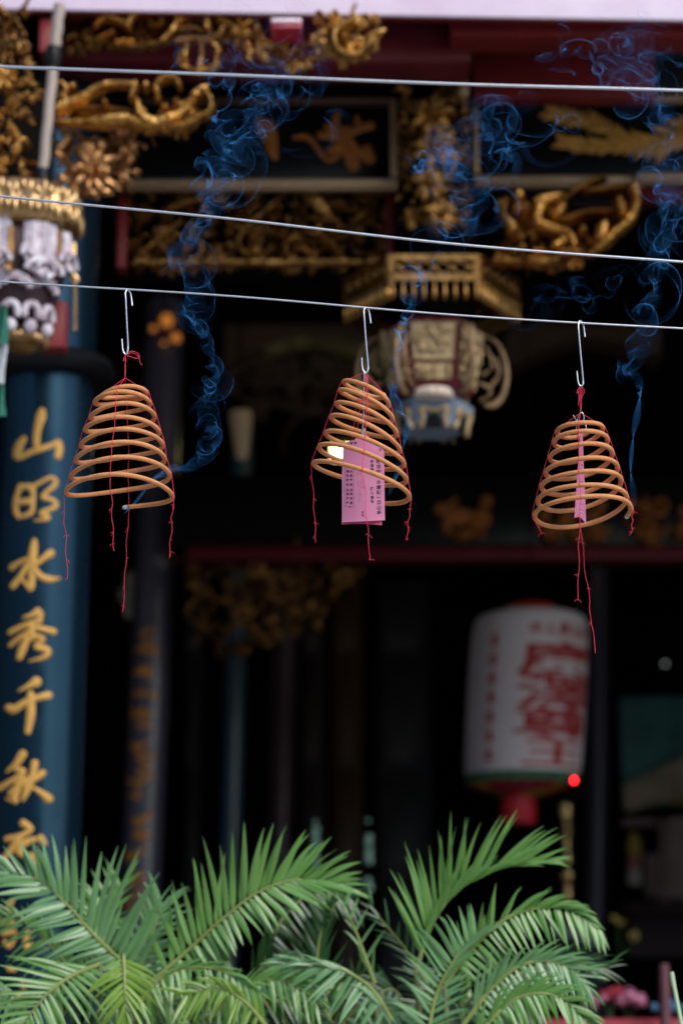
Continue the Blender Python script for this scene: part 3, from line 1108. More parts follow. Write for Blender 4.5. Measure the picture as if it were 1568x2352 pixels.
for nm, Z, k, sts in CH:
    mb = MB()
    for i, pts in enumerate(sts):
        mb.stroke([(*Z(a[0], a[1]), a[2] * k * .90) for a in pts], W1, .0028 + .0006 * i, max(14, 7 * len(pts)), .0005)
    mb.build('gold_character', M['gold_paint'], front)

# second pillar, deeper in the hall, with its own characters
mid_p, axm, rm = pillar('inner_pillar', 'dim violet grey pillar with orange characters behind the blue pillar', 12.4,
                        352, 1350, 322, 2050, 46, .3, 5.62, mat('violet grey lacquer', (.085, .080, .12), .28, 0, (.045, .045, .07), 5, .2, spec=.8, rough2=.4))
xm = lambda y: 352 - (y - 1350) * .043
W2 = wrap(axm, rm, 12.4, xm, 0)
rr = random.Random(21)
M['amber_paint'] = mat('amber characters', (.70, .30, .05), .5, .2, (.5, .2, .03), 30, .3)
for y in (1480, 1568, 1650, 1730, 1800, 1895, 1985, 2060):
    mb = MB()
    for i in range(4):
        x = xm(y) + rr.uniform(-38, -8)
        yy = y + rr.uniform(-28, 28)
        mb.stroke([(x, yy, 9), (x + rr.uniform(8, 26), yy + rr.uniform(-14, 14), 12), (x + rr.uniform(20, 40), yy + rr.uniform(-16, 16), 8)], W2, .006 + .001 * i, 12, .0005)
    mb.build('gold_character', M['amber_paint'], mid_p)
pillar('rear_pillar', 'thin pillar with its pale blue glint put into the paint, under the dim carving', 15.0, 540, 1550, 528, 1950, 25, .3, 5.62, mat('glint blue lacquer', (.06, .13, .20), .25, 0, (.03, .07, .11), 3, .3, spec=.8))  # the blue glint is put into the even base colour
pillar('plum_pillar', 'faint plum coloured pillar at the back of the dark hall', 16.5, 652, 1550, 640, 1950, 34, .3, 5.62,
       mat('plum lacquer', (.05, .025, .045), .35, 0, (.05, .03, .05), 5, .2, spec=.6))
pillar('far_pillar', 'dark violet pillar between the gold ornament and the altar', 16.0, 1372, 1650, 1366, 2050, 28, .3, 5.62,
       mat('violet lacquer', (.045, .038, .07), .3, 0, (.04, .04, .08), 5, .2, spec=.7))
for i, (x0, x1, lab) in enumerate(((418, 470, 'narrow dark folding door between the violet grey and rear pillars'), (690, 748, 'dark folding door behind the shorter bead string'), (762, 832, 'reddish brown folding door between the two bead strings'), (868, 985, 'wide blue black folding door under the middle of the lintel'))):
    t = thing('folding_door', lab, 'door', P(x0, 2200, 17.4), 'folding doors at the back of the hall')
    c_ = ((.025, .028, .04), (.03, .018, .026), (.085, .036, .018), (.022, .026, .04))[i]
    dm = mat('dull door paint', c_, .5, 0, tuple(v * .6 for v in c_), 4, .3)
    mb = MB()
    slab(mb, x0, 1330, x1, 2300, 17.4, 17.5)
    mb.build('leaf', dm, t)
    for ya, yb in ((1360, 1500), (1520, 1760), (1780, 2000), (2020, 2260)):
        mb = MB()
        slab(mb, x0 + 8, ya, x1 - 8, yb, 17.36, 17.42, .02)
        mb.build('raised_panel', dm, t)
# pale carved panels at the top of the second pillar
for (x0, y0, x1, y1) in ((284, 1312, 326, 1416), (352, 1318, 392, 1420)):
    mb = MB()
    slab(mb, x0, y0, x1, y1, 12.8, 12.88)
    fill(mb, [(x0 + 4, y0 + 4), (x1 - 4, y0 + 4), (x1 - 4, y1 - 4), (x0 + 4, y1 - 4)], 12.8, 9, 16, 26, x0, .01)
    o = mb.build('stone_relief', mat('pale stone carving', (.62, .60, .48), .6, 0, (.26, .25, .19), 9, .3))
    tag(o, ('grey green' if x0 < 300 else 'dim grey') + ' carved panel beside the head of the violet grey pillar', 'carved panel', 'pale carved panels')

# ------------------------------------------------------------------ gilded carvings of the front
def carving(name, label, build, d, parts=(), group='gilded carvings under the eave', loc=None, cat='carving', material='gold'):
    pass


# carved beam with scrolls
t = thing('carved_beam', 'long gilded beam carving of open scrolls on red ground', 'carving', P(350, 150, 7.2), 'gilded carvings under the eave')
mb = MB()
strokes(mb, ZA, 7.22, [
    [(560, 205, 34), (580, 140, 44), (640, 92, 42), (710, 72, 40), (785, 105, 40)],
    [(780, 290, 50), (850, 220, 52), (910, 130, 60), (990, 78, 62), (1080, 66, 56), (1170, 112, 46), (1212, 180, 42), (1180, 232, 40), (1120, 250, 34)],
    [(330, 180, 28), (400, 132, 36), (480, 152, 36), (560, 182, 42)],
    [(250, 260, 28), (300, 290, 34), (370, 262, 34), (450, 222, 28)],
    [(420, 335, 24), (600, 336, 30), (740, 316, 30), (830, 300, 24)],
    [(480, 292, 44), (580, 285, 48)], [(700, 160, 22), (760, 190, 24), (800, 150, 20)],
    [(1100, 110, 40), (1100, 190, 64)], [(900, 220, 30), (1000, 208, 36), (1062, 230, 24)],
    [(860, 90, 36), (900, 60, 40), (880, 120, 30)],
    [(1260, 100, 42), (1330, 62, 46), (1420, 70, 40)], [(1290, 240, 44), (1372, 238, 66)], [(1448, 212, 56)], [(1220, 150, 42), (1300, 205, 44), (1260, 240, 30)],
    [(1360, 100, 40), (1400, 150, 46), (1340, 190, 40)]], .3296, .045, .03)
fill(mb, [ZA(560, 60), ZA(900, 50), ZA(1250, 60), ZA(1300, 250), ZA(900, 250), ZA(700, 300), ZA(520, 320)], 7.26, 44, 10, 24, 134, .03, .8)
fill(mb, [ZA(1230, 60), ZA(1440, 60), ZA(1470, 240), ZA(1290, 260)], 7.2, 22, 12, 24, 135, .04, .5)
mb.build('scrollwork', M['gold'], t)
mb = MB()
fill(mb, [ZA(110, 50), ZA(560, 40), ZA(540, 110), ZA(330, 150), ZA(300, 260), ZA(400, 300), ZA(250, 350), ZA(130, 340)], 7.26, 34, 16, 34, 3, .04)
mb.build('leaf_spray', M['gold_dull'], t)
t = thing('carved_basket', 'gilded basket with a roped arched rim below the scroll beam', 'carving', P(460, 190, 7.1), 'gilded carvings under the eave')
mb = MB()
strokes(mb, ZA, 7.1, [[(880, 275, 30), (960, 262, 32), (1070, 262, 36), (1140, 292, 42), (1180, 348, 52)],
                      [(960, 300, 40), (950, 380, 36), (965, 460, 34)], [(1062, 300, 34), (1062, 380, 36), (1050, 470, 40)], [(1165, 360, 34), (1165, 440, 34), (1130, 490, 30)],
                      [(900, 440, 34), (1030, 492, 50), (1160, 450, 34)], [(1040, 500, 50)], [(920, 350, 30), (905, 430, 30)]], .3296, .04, .02)
mb.build('rim_and_ribs', M['gold'], t)
t = thing('carved_leaf_roll', 'low gilded roll of leaves beside the round gilded boss', 'carving', P(650, 165, 7.1), 'gilded carvings under the eave')
mb = MB()
fill(mb, [(562, 108), (640, 112), (740, 118), (745, 150), (690, 160), (600, 150), (565, 140)], 7.1, 26, 18, 34, 14, .05, .5)
mb.build('leaves', M['gold'], t)
t = thing('round_boss', 'round gilded boss with thick curled leaves under the white eave', 'carving', P(800, 165, 7.0), 'gilded carvings under the eave')
mb = MB()
poly = [(727, 42), (800, 38), (862, 44), (872, 80), (866, 118), (846, 148), (800, 160), (760, 152), (740, 130), (724, 110)]
fill(mb, poly, 7.0, 40, 22, 40, 5, .07, .45)
strokes(mb, lambda x, y: (x, y), 6.98, [[(805, 70, 18), (770, 95, 16), (775, 135, 16), (815, 148, 16), (850, 120, 14)], [(760, 60, 24)], [(800, 140, 22)], [(790, 105, 18)]], 1, .04, .05)
mb.build('leaves', M['gold'], t)
# bracket arm
t = thing('bracket_arm', 'gilded dragon headed bracket arm above the leafy bracket', 'carving', P(300, 320, 6.95), 'gilded carvings under the eave')
mb = MB()
strokes(mb, ZA, 7.0, [
    [(60, 755, 85), (150, 712, 80), (260, 662, 70), (350, 602, 62), (430, 575, 50), (560, 575, 46), (620, 592, 40)],
    [(605, 600, 62), (582, 680, 50)], [(682, 606, 62)],
    [(765, 690, 40), (752, 610, 48), (805, 555, 48), (870, 548, 46), (915, 605, 34)],
    [(615, 690, 60), (640, 790, 88), (720, 850, 112), (820, 832, 124), (900, 800, 92), (980, 722, 84), (1040, 622, 62), (1090, 595, 50)],
    [(1090, 640, 50), (1130, 705, 52), (1110, 785, 50), (1035, 812, 36)],
    [(870, 895, 64), (950, 880, 60), (1010, 850, 55)], [(810, 760, 66)], [(985, 720, 60)], [(832, 822, 66)], [(782, 800, 44)], [(1008, 668, 44)],
    [(60, 832, 46), (180, 838, 52), (330, 840, 74), (420, 832, 92), (530, 820, 96), (640, 862, 70), (790, 885, 54)],
    [(395, 715, 56)]], .3296, .06, .02)
fill(mb, [ZA(610, 720), ZA(700, 760), ZA(960, 640), ZA(1060, 600), ZA(1120, 680), ZA(1060, 840), ZA(940, 920), ZA(660, 900)], 6.99, 46, 10, 20, 131, .05, .55)
fill(mb, [ZA(50, 560), ZA(200, 570), ZA(190, 680), ZA(60, 720)], 7.03, 18, 12, 22, 132, .03, .5)
fill(mb, [ZA(60, 760), ZA(560, 740), ZA(560, 850), ZA(60, 850)], 7.05, 40, 12, 24, 133, .03, .5)
mb.build('dragon_body', M['gold'], t)
mb = MB()
strokes(mb, ZA, 7.04, [[(200, 745, 50), (380, 750, 60), (560, 775, 60)], [(210, 790, 40), (400, 790, 50), (560, 800, 40)], 
                       [(95, 580, 60), (130, 620, 70), (90, 680, 60)], [(170, 605, 74)], [(120, 680, 60), (150, 760, 60)]], .3296, .04, .02)
mb.build('cloud_band', M['gold_dull'], t)
# leafy bracket under the arm
t = thing('leafy_bracket', 'triangular gilded bracket of acanthus leaves beside the white pole', 'carving', P(220, 465, 7.05), 'gilded carvings under the eave')
mb = MB()
mp = plane(7.05)
X = lambda x, y: ZA(x, y)
for (x, y, ln, wd, an, cu) in ((240, 930, 170, 130, 75, 10), (400, 930, 130, 80, 115, 20), (310, 1170, 190, 70, 178, 15), (310, 1170, 190, 60, 200, -20), (320, 1170, 120, 80, -5, 10), (320, 1160, 200, 60, -40, 25),
                               (310, 1160, 190, 70, -120, -20), (310, 1160, 180, 70, -75, 15), (330, 1200, 200, 60, 20, 20), (300, 1190, 190, 60, 140, 20), (320, 1200, 170, 60, 70, -20), (310, 1200, 150, 60, 105, 20),
                               (150, 1240, 110, 60, 190, 30), (470, 1080, 130, 60, -50, 20), (520, 960, 120, 70, 20, 30), (560, 1010, 110, 60, 80, 30), (480, 1180, 120, 60, 30, 30), (110, 1080, 90, 60, 200, 20), (250, 1290, 130, 60, 30, 20), (120, 1310, 110, 60, -10, 20), (340, 1320, 110, 50, -10, 30)):
    a, b = X(x, y)
    leaf(mb, mp, a, b, ln * .3296, wd * .3296, R(an), .035, .02 + (x % 7) * .003, R(cu))
strokes(mb, ZA, 7.05, [[(110, 890, 64), (135, 970, 52), (75, 1030, 54)], [(500, 915, 90)], [(545, 925, 60)], [(370, 1180, 90)], [(230, 1180, 60), (290, 1190, 70)], [(590, 1030, 70)], [(90, 1330, 60)]], .3296, .05, .02)
fill(mb, [X(50, 890), X(660, 900), X(650, 1050), X(560, 1230), X(400, 1335), X(60, 1350)], 7.09, 46, 18, 34, 31, .03, .55)
mb.build('acanthus', mat('rosy gilding', (.84, .46, .19), .24, 1.0, (.12, .055, .026), 26, .5, 1.0, 55, rough2=.42, bdist=.014), t)
# small gilded animal figures stacked at the far end
t = thing('figure_carving', 'stack of small gilded figures and leaves outside the white pole', 'carving', P(45, 430, 7.0), 'gilded carvings under the eave')
for i, (y0, y1) in enumerate(((30, 165), (168, 300), (303, 420))):
    mb = MB()
    fill(mb, [(-70, y0), (62 if i == 0 else 92 - i * 4, y0), (60 if i == 0 else 86, y1), (-70, y1)], 7.05, 34, 20, 38, 41 + i, .06, .5)
    mb.build('relief_panel', M['gold_dull'] if i == 0 else M['gold'], t)
mb = MB()
slab(mb, -70, 425, 100, 440, 7.0, 7.2)
mb.build('red_frame', M['red_wood'], t)
mb = MB()
slab(mb, 88, 40, 124, 118, 7.15, 7.25)
mb.build('red_frame', M['red_wood'], t)
mb = MB()
slab(mb, -300, 30, 128, 450, 7.26, 7.3)
mb.build('backing', M['dark_wood'], t)
# white pole with black joints
t = thing('white_pole', 'off white pole with black joints leaning before the carvings', 'pole', P(97, 400, 6.9))
for (x0, y0, x1, y1, w) in ((136, 10, 124, 118, 13), (121, 150, 97, 396, 12)):
    mb = MB()
    mb.tube([P(x0 + (x1 - x0) * i / 6 + (2 if i % 2 else 0), y0 + (y1 - y0) * i / 6, 6.9) for i in range(7)], [w * S(200, 6.9) * (1 + .03 * (i % 2)) for i in range(7)], 16)
    mb.build('tube', M['white_trim'], t)
for (x0, y0, x1, y1, w) in ((124, 108, 121, 156, 20), (98, 388, 94, 462, 17)):
    mb = MB()
    mb.tube([P(x0 + (x1 - x0) * i / 3, y0 + (y1 - y0) * i / 3, 6.9) for i in range(4)], [w * .9 * S(200, 6.9), w * S(200, 6.9), w * S(200, 6.9), w * .85 * S(200, 6.9)], 16)
    mb.build('joint', M['black_lacquer'], t)

# red and white lamp box under the eave
t = thing('eave_lamp', 'small red lamp box with a white top under the eave', 'lamp', P(658, 62, 6.95))
mb = MB()
slab(mb, 622, 50, 693, 63, 6.92, 7.1, .01)
mb.build('housing', mat('bright red plastic', (.45, .02, .05), .35), t)
mb = MB()
slab(mb, 622, 40, 692, 49, 6.91, 7.08, .01)
mb.build('cover', mat('pale pink plastic', (.75, .60, .66), .4), t)

# ------------------------------------------------------------------ plaques
def plaque(label, x0, y0, x1, y1, d, loc):
    t = thing('wall_plaque', label, 'plaque', loc, 'black plaques with gilt frames')
    mb = MB()
    slab(mb, x0, y0, x1, y1, d + .03, d + .07)
    mb.build('panel', M['black_lacquer'], t)
    return t


def bar(mb, a, b, d, wpx):
    """Moulded frame bar between two pixels."""
    pa, pb = P(a[0], a[1], d), P(b[0], b[1], d)
    m = S(a[1], d)
    L = pb - pa
    if abs(L.x) > abs(L.z):
        for k, (o, w, dp) in enumerate(((0, wpx, .04), (0, wpx * .55, .055))):
            mb.rbox((pa + pb) / 2 + Vector((0, -dp / 2 + .02, 0)), (abs(L.x), dp, w * m), .005)
    else:
        for k, (o, w, dp) in enumerate(((0, wpx, .04), (0, wpx * .55, .055))):
            mb.rbox((pa + pb) / 2 + Vector((0, -dp / 2 + .02, 0)), (w * m, dp, abs(L.z)), .005)


p1 = plaque('black plaque painted with one orange flower in a gilt frame', 290, 235, 900, 428, 7.86, P(600, 430, 7.86))
for nm, a, b, w, mt in (('frame', (288, 426), (913, 424), 26, 'frame_gold'), ('frame', (904, 233), (904, 410), 17, 'frame_gold'), ('frame', (300, 234), (895, 234), 11, 'brown_wood')):
    mb = MB()
    bar(mb, a, b, 7.84, w)
    mb.build(nm, M[mt], p1)
mb = MB()
strokes(mb, lambda x, y: (910 + x * .5803, y * .5803), 7.885, [], 1)
mpq = plane(7.885)
ZQ = lambda x, y: (522.4 + x * .3332, y * .3332)
for i, pts in enumerate(([(760, 780, 40), (740, 850, 60), (760, 900, 60)], [(800, 930, 130), (790, 960, 120)], [(890, 810, 40), (905, 870, 50), (850, 900, 60)], [(990, 860, 60), (920, 880, 55), (850, 910, 60)],
                         [(640, 925, 55), (720, 930, 60), (780, 940, 70)], [(690, 870, 50), (750, 910, 60)], [(800, 1000, 70), (840, 1080, 85), (865, 1130, 100)], [(850, 980, 60), (900, 1040, 60), (970, 1080, 90)], [(960, 1030, 80), (980, 1090, 80)],
                         [(760, 1060, 40), (720, 1100, 36), (670, 1090, 36), (630, 1040, 36), (590, 980, 38), (540, 940, 40), (460, 945, 30)], [(700, 1040, 50), (760, 1010, 60)])):
    mb.stroke([(*ZQ(a[0], a[1]), a[2] * .3332) for a in pts], mpq, .004 + .0006 * i, 16)
mb.build('painted_flower', M['orange_paint'], p1)
mb = MB()
for i, pts in enumerate(([(225, 830, 70), (265, 880, 130), (295, 960, 95), (310, 1040, 75), (325, 1075, 50)],)):
    mb.stroke([(*ZQ(a[0], a[1]), a[2] * .3332) for a in pts], mpq, .004, 18)
mb.build('painted_leaf', M['orange_paint'], p1)

p2 = plaque('black plaque with two golden leafy plumes in a pale frame', 1090, 230, 2000, 425, 7.86, P(1400, 430, 7.86))
for nm, a, b, w, mt in (('frame', (1086, 419), (1478, 417), 26, 'frame_gold'), ('frame', (1460, 411), (2050, 409), 25, 'frame_gold'), ('frame', (1091, 228), (1091, 404), 15, 'frame_gold'), ('frame', (1100, 229), (2000, 229), 12, 'frame_gold')):
    mb = MB()
    bar(mb, a, b, 7.84 if a[0] < 1400 or a[1] < 300 else 7.80, w)
    mb.build(nm, M[mt], p2)
rr = random.Random(4)
for axis_pts, ln in ((([1262, 256], [1300, 268], [1350, 278], [1400, 298], [1450, 326], [1500, 330], [1545, 305], [1600, 280], [1660, 260]), 26),
                     (([1288, 324], [1330, 332], [1380, 335], [1430, 336], [1490, 340], [1550, 328], [1610, 318]), 22)):
    mb = MB()
    c = catmull([(*q, 0) for q in axis_pts], 30)
    for i in range(len(c) - 1):
        x, y = c[i][0], c[i][1]
        a = math.atan2(c[i + 1][1] - y, c[i + 1][0] - x)
        k = 1.0 + (.7 if x > 1480 and ln > 24 else 0)
        for s_ in (-1, 1):
            leaf(mb, mpq, x, y, ln * k * rr.uniform(.95, 1.3), 8.5, a + math.pi - s_ * rr.uniform(.75, 1.05), .006, .001 + .0004 * (i % 5), .2 * s_)
    mb.stroke([(q[0], q[1], 4) for q in axis_pts], mpq, .008, 40)
    mb.build('golden_plume', M['branch_gold'], p2)

# ------------------------------------------------------------------ carved upright between the plaques
t = thing('carved_upright', 'upright gilded carving of leaves standing between the two plaques', 'carving', P(1000, 530, 7.75), 'gilded carvings under the eave')
mb = MB()
mp = plane(7.74)
for (cx, cy, s) in ((995, 130, 42), (990, 270, 62), (1000, 345, 62), (985, 430, 52), (1010, 500, 52)):
    for an in (-90, -55, -125, -20, -160, 20, 160, 60, 120):
        leaf(mb, mp, cx, cy, s * random.uniform(.8, 1.05), s * .36, R(an + random.uniform(-10, 10)), .035, .03, R(25 if math.cos(R(an)) > 0 else -25))
    knob(mb, mp, cx, cy, s * .17, .04, .05)
fill(mb, [(916, 210), (1082, 210), (1082, 530), (916, 530)], 7.78, 120, 14, 30, 51, .05, .5)
fill(mb, [(955, 88), (1040, 88), (1040, 205), (955, 205)], 7.78, 22, 18, 34, 52, .05, .5)
mb.build('acanthus', mat('brown gilding', (.80, .45, .13), .24, 1.0, (.09, .04, .015), 26, .5, 1.0, 55, rough2=.42, bdist=.014), t)
mb = MB()
slab(mb, 905, 80, 1090, 560, 7.84, 7.9)
mb.build('backing', M['dark_wood'], t)
mb = MB()
slab(mb, 1056, 60, 1074, 215, 7.6, 7.66)
mb.build('side_post', M['frame_gold'], t)

# ------------------------------------------------------------------ pierced frieze
t = thing('pierced_frieze', 'long pierced gilded frieze of birds and branches below the flower plaque', 'carving', P(590, 630, 8.0), 'gilded carvings under the eave')
mb = MB()
fill(mb, [(302, 446), (885, 446), (888, 628), (302, 628)], 8.04, 260, 14, 36, 61, .09, .52)
mp = plane(7.98)
leaf(mb, mp, 690, 452, 95, 34, R(35), .05, .06, R(10))
for (x, y, r_) in ((575, 565, 34), (680, 580, 30), (440, 590, 34), (760, 540, 34), (390, 560, 30)):
    scroll(mb, mp, x, y, r_, 1.0, random.uniform(0, 6), 14, .04, 1, .05)
for a, b in (((520, 520), (610, 600)), ((640, 470), (560, 540)), ((700, 540), (790, 610)), ((850, 480), (780, 560)), ((320, 600), (420, 520)), ((470, 470), (380, 500))):
    mb.stroke([(*a, 8), ((a[0] + b[0]) / 2 + 12, (a[1] + b[1]) / 2 - 8, 11), (*b, 7)], mp, .03, 14, .05)
for x in range(310, 880, 38):
    mb.stroke([(x, 617, 14), (x + 18, 612 + (x % 5), 18), (x + 34, 616, 13)], mp, .03, 8, .05)
mb.build('birds_and_branches', mat('frieze gilding', (.78, .44, .13), .26, 1.0, (.07, .03, .012), 26, .5, 1.0, 55, rough2=.42, bdist=.014), t)  # browner base tone for the frieze
mb = MB()
slab(mb, 266, 440, 292, 614, 7.9, 7.98)
mb.build('end_post', M['red_wood'], t)
mb = MB()
slab(mb, 886, 438, 906, 592, 7.9, 7.98)
mb.build('end_post', M['red_wood'], t)

# ------------------------------------------------------------------ phoenix bracket
t = thing('phoenix_bracket', 'wing shaped gilded bracket below the plume plaque', 'carving', P(1300, 612, 7.6), 'gilded carvings under the eave')
mb = MB()
strokes(mb, ZB, 7.66, [
    [(540, 260, 110), (640, 232, 105), (690, 210, 60)], [(690, 300, 80), (660, 350, 90), (620, 340, 60)],
    [(550, 270, 110), (520, 400, 95), (620, 450, 80), (740, 490, 72), (785, 570, 58)], [(700, 540, 80), (640, 580, 70)],
    [(390, 222, 100)], [(375, 312, 70), (440, 312, 80)], [(300, 250, 48), (282, 360, 54), (340, 445, 90), (330, 470, 70)],
    [(1200, 165, 95), (1222, 270, 70), (1172, 385, 88), (1085, 470, 78), (990, 560, 82), (900, 632, 52)], [(1100, 260, 80), (1125, 350, 62)],
    [(985, 450, 110), (970, 510, 100)], [(840, 470, 66)], [(220, 682, 46), (400, 692, 50)], [(470, 688, 66), (560, 695, 74), (650, 685, 60)], [(410, 602, 66)], [(500, 632, 54), (560, 625, 46)], [(680, 640, 56), (770, 630, 60), (840, 655, 44)],
    [(430, 395, 40)], [(740, 500, 64)]], .3226, .06, .02)
fill(mb, [ZB(330, 480), ZB(480, 300), ZB(640, 220), ZB(720, 420), ZB(860, 560), ZB(840, 690), ZB(560, 720), ZB(220, 700)], 7.7, 70, 14, 28, 136, .04, .55)
fill(mb, [ZB(900, 640), ZB(1010, 480), ZB(1150, 260), ZB(1230, 160), ZB(1230, 300), ZB(1120, 500)], 7.68, 26, 12, 22, 137, .04, .55)
fill(mb, [ZB(270, 230), ZB(440, 200), ZB(480, 330), ZB(300, 470)], 7.7, 16, 14, 24, 138, .04, .5)
mb.build('wing', mat('amber gilding', (.90, .48, .12), .22, 1.0, (.11, .045, .015), 26, .5, 1.0, 55, rough2=.42, bdist=.014), t)
mb = MB()
strokes(mb, ZB, 7.72, [[(700, 260, 60), (820, 165, 66), (930, 118, 58), (1000, 104, 36)], [(860, 195, 46), (1000, 180, 60), (1150, 165, 60)], [(700, 395, 66), (880, 340, 56), (1060, 335, 56)], [(730, 430, 40), (900, 380, 40)],
                       [(620, 480, 70), (720, 560, 60)], [(860, 520, 60), (930, 600, 60)]], .3226, .05, .02)
mb.build('tail_feathers', M['gold_dull'], t)

# ------------------------------------------------------------------ lotus pendant at the far end
t = thing('lotus_pendant', 'white and gold lotus pendant carving hanging before the blue pillar', 'pendant', P(42, 795, 6.95))
ax_x = P(42, 600, 6.95).x
m = S(600, 6.95)
zz = lambda y: P(42, y, 6.95).z
yy0 = 6.95
mb = MB()
prof = [(y, r) for y, r in ((440, 96), (452, 122), (475, 138), (505, 142), (530, 134), (545, 118))]
mb.lathe((ax_x, yy0, zz(545)), [(r * m, zz(y) - zz(545)) for y, r in prof[::-1]], 72, True, (0, 0), .035, 24)
for i in range(34):
    a = R(-115 + 230 * i / 33) - math.pi / 2
    for yk, rk in ((470, 136), (510, 142)):
        mb.ell((ax_x + rk * m * math.cos(a), yy0 + rk * m * math.sin(a), zz(yk + (i % 3) * 5)), .012, .012, .020 + .008 * (i % 2), 8, 6)
mb.build('gold_crown', M['gold_pale'], t)
mb = MB()
prof = [(545, 112), (575, 124), (620, 122), (660, 112), (700, 96), (730, 80), (745, 70)]
mb.lathe((ax_x, yy0, zz(745)), [(r * m * .9, zz(y) - zz(745)) for y, r in prof[::-1]], 48)
mb.build('core', mat('plum shadow paint', (.05, .015, .025), .6, 0, (.02, .01, .012), 10, .3), t)


def around(a, y, r, h=0):
    return Vector((ax_x + (r * m + h) * math.sin(a), yy0 - (r * m + h) * math.cos(a), zz(y)))


def petal(mb, a0, y0, y1, w, r0, r1, n=10):
    """A hanging petal with a rolled hem, wrapped round the pendant; w: half width in radians."""
    V, F = [], []
    k = 9
    for i in range(n + 1):
        t_ = i / n
        y = y0 + (y1 - y0) * t_
        ww = w * (1 - .05 * t_) * (1 if t_ < .75 else math.sqrt(max(.02, 1 - ((t_ - .75) / .26) ** 2)))
        r = r0 + (r1 - r0) * t_
        for j in range(k):
            o = -1 + 2 * j / (k - 1)
            h = .016 * math.cos(o * 1.4) + .010 * (t_ > .8) + .006 * math.cos(o * 9)
            V.append(around(a0 + ww * o, y, r, h))
    for i in range(n):
        for j in range(k - 1):
            F.append((i * k + j, (i + 1) * k + j, (i + 1) * k + j + 1, i * k + j + 1))
    mb.add(V, F)


for i, (a, ya, yb, w, mt) in enumerate(((-.75, 540, 650, .34, 'porcelain'), (-.30, 530, 655, .30, 'porcelain'), (.62, 545, 672, .34, 'porcelain'), (1.20, 550, 640, .28, 'porcelain'), (-.02, 560, 665, .10, 'gold_pale'), (.96, 552, 640, .08, 'gold_pale'), (.28, 548, 640, .07, 'porcelain'), (1.5, 560, 650, .10, 'gold_pale'))):
    mb = MB()
    petal(mb, a, ya, yb, w, 116, 118)
    mb.build('petal', M[mt], t)
    if mt == 'porcelain':
        mb = MB()
        mb.tube([around(a + w * 1.0 * math.sin(b), yb - 18 - 22 * math.cos(b), 119, .020) for b in [R(-100 + 200 * k / 10) for k in range(11)]], .010, 8)
        mb.tube([around(a + w * .45 * math.sin(b), yb - 22 - 12 * math.cos(b), 119, .024) for b in [R(-100 + 200 * k / 10) for k in range(11)]], .006, 8)
        mb.build('scroll_hem', M['porcelain'], t)
for i, (a, y, r_) in enumerate(((-.42, 668, 100), (.05, 690, 96), (.75, 690, 92), (-.9, 690, 90))):
    mb = MB()
    mb.tube([around(a + .34 * math.sin(b), y - 26 * math.cos(b), r_, .018) for b in [R(-95 + 190 * k / 12) for k in range(13)]], [.012] * 13, 8)
    mb.tube([around(a + .18 * math.sin(b), y - 6 - 14 * math.cos(b), r_, .020) for b in [R(-95 + 190 * k / 12) for k in range(13)]], [.010] * 13, 8)
    mb.build('scroll_hem', M['porcelain'], t)
mb = MB()
for i in range(5):
    a = -1.15 + i * .56
    mb.tube([around(a + .20 * math.sin(b), 742 - 22 * math.cos(b), 76, .016) for b in [R(-120 + 240 * k / 12) for k in range(13)]], [.008] + [.012] * 11 + [.008], 8)
    mb.ell(around(a, 770, 72, .016), .020, .016, .022, 10, 7)
mb.build('lower_fret', M['porcelain'], t)
mb = MB()
mb.lathe((ax_x, yy0, zz(800)), [(38 * m, 0), (62 * m, .006), (70 * m, zz(786) - zz(800)), (62 * m, zz(772) - zz(800)), (50 * m, zz(760) - zz(800))], 40)
for i in range(22):
    a = R(-110 + 220 * i / 21)
    mb.ell(around(a, 786, 70), .010, .010, .012, 8, 6)
mb.build('gold_ring', M['gold_pale'], t)
mb = MB()
slab(mb, 88, 690, 152, 798, 7.05, 7.12)
mb.build('red_backing', M['red_wood'], t)
mb = MB()
for i in range(15):
    p = P(171 + (i % 2) * 2, 652 + i * 7.4, 6.9)
    mb.ell(p, 5.2 * m, 5.2 * m, 3.9 * m, 10, 7)
mb.build('bead_string', M['gold_pale'], t)

# green and white cloth at the very edge
t = thing('temple_banner', 'green and white cloth banner hanging beside the lotus pendant', 'banner', P(2, 960, 6.5))
for (ya, yb, mt) in ((700, 790, 'green'), (790, 880, 'white'), (880, 955, 'green')):
    mb = MB()
    V, F = [], []
    for i in range(13):
        for j in range(13):
            t_ = j / 12
            x = -40 + (54 + 5 * math.sin((ya + (yb - ya) * i / 12 - 700) / 40)) * t_
            V.append(P(x, ya + (yb - ya) * i / 12, 6.5 + .015 * math.sin(t_ * 11 + i * .3)))
    for i in range(12):
        for j in range(12):
            F.append((i * 13 + j, (i + 1) * 13 + j, (i + 1) * 13 + j + 1, i * 13 + j + 1))
    mb.add(V + [q + Vector((0, .002, 0)) for q in V], F + [tuple(k + len(V) for k in f[::-1]) for f in F])
    mb.build('cloth_band', mat(mt + ' cloth', (.03, .20, .13) if mt == 'green' else (.55, .58, .60), .85, 0, (.02, .13, .09) if mt == 'green' else (.42, .46, .48), 30, .3, trans=.2), t)
# ------------------------------------------------------------------ carved palace lantern
LD = 7.86
lx, ly = P(990, 640, LD).x, LD
lm = S(640, LD - .27)
lz = lambda y: P(990, y, LD - .25).z
t = thing('palace_lantern', 'six sided carved wooden palace lantern with gilded crown and side hooks', 'lantern', (lx, ly, lz(960)))


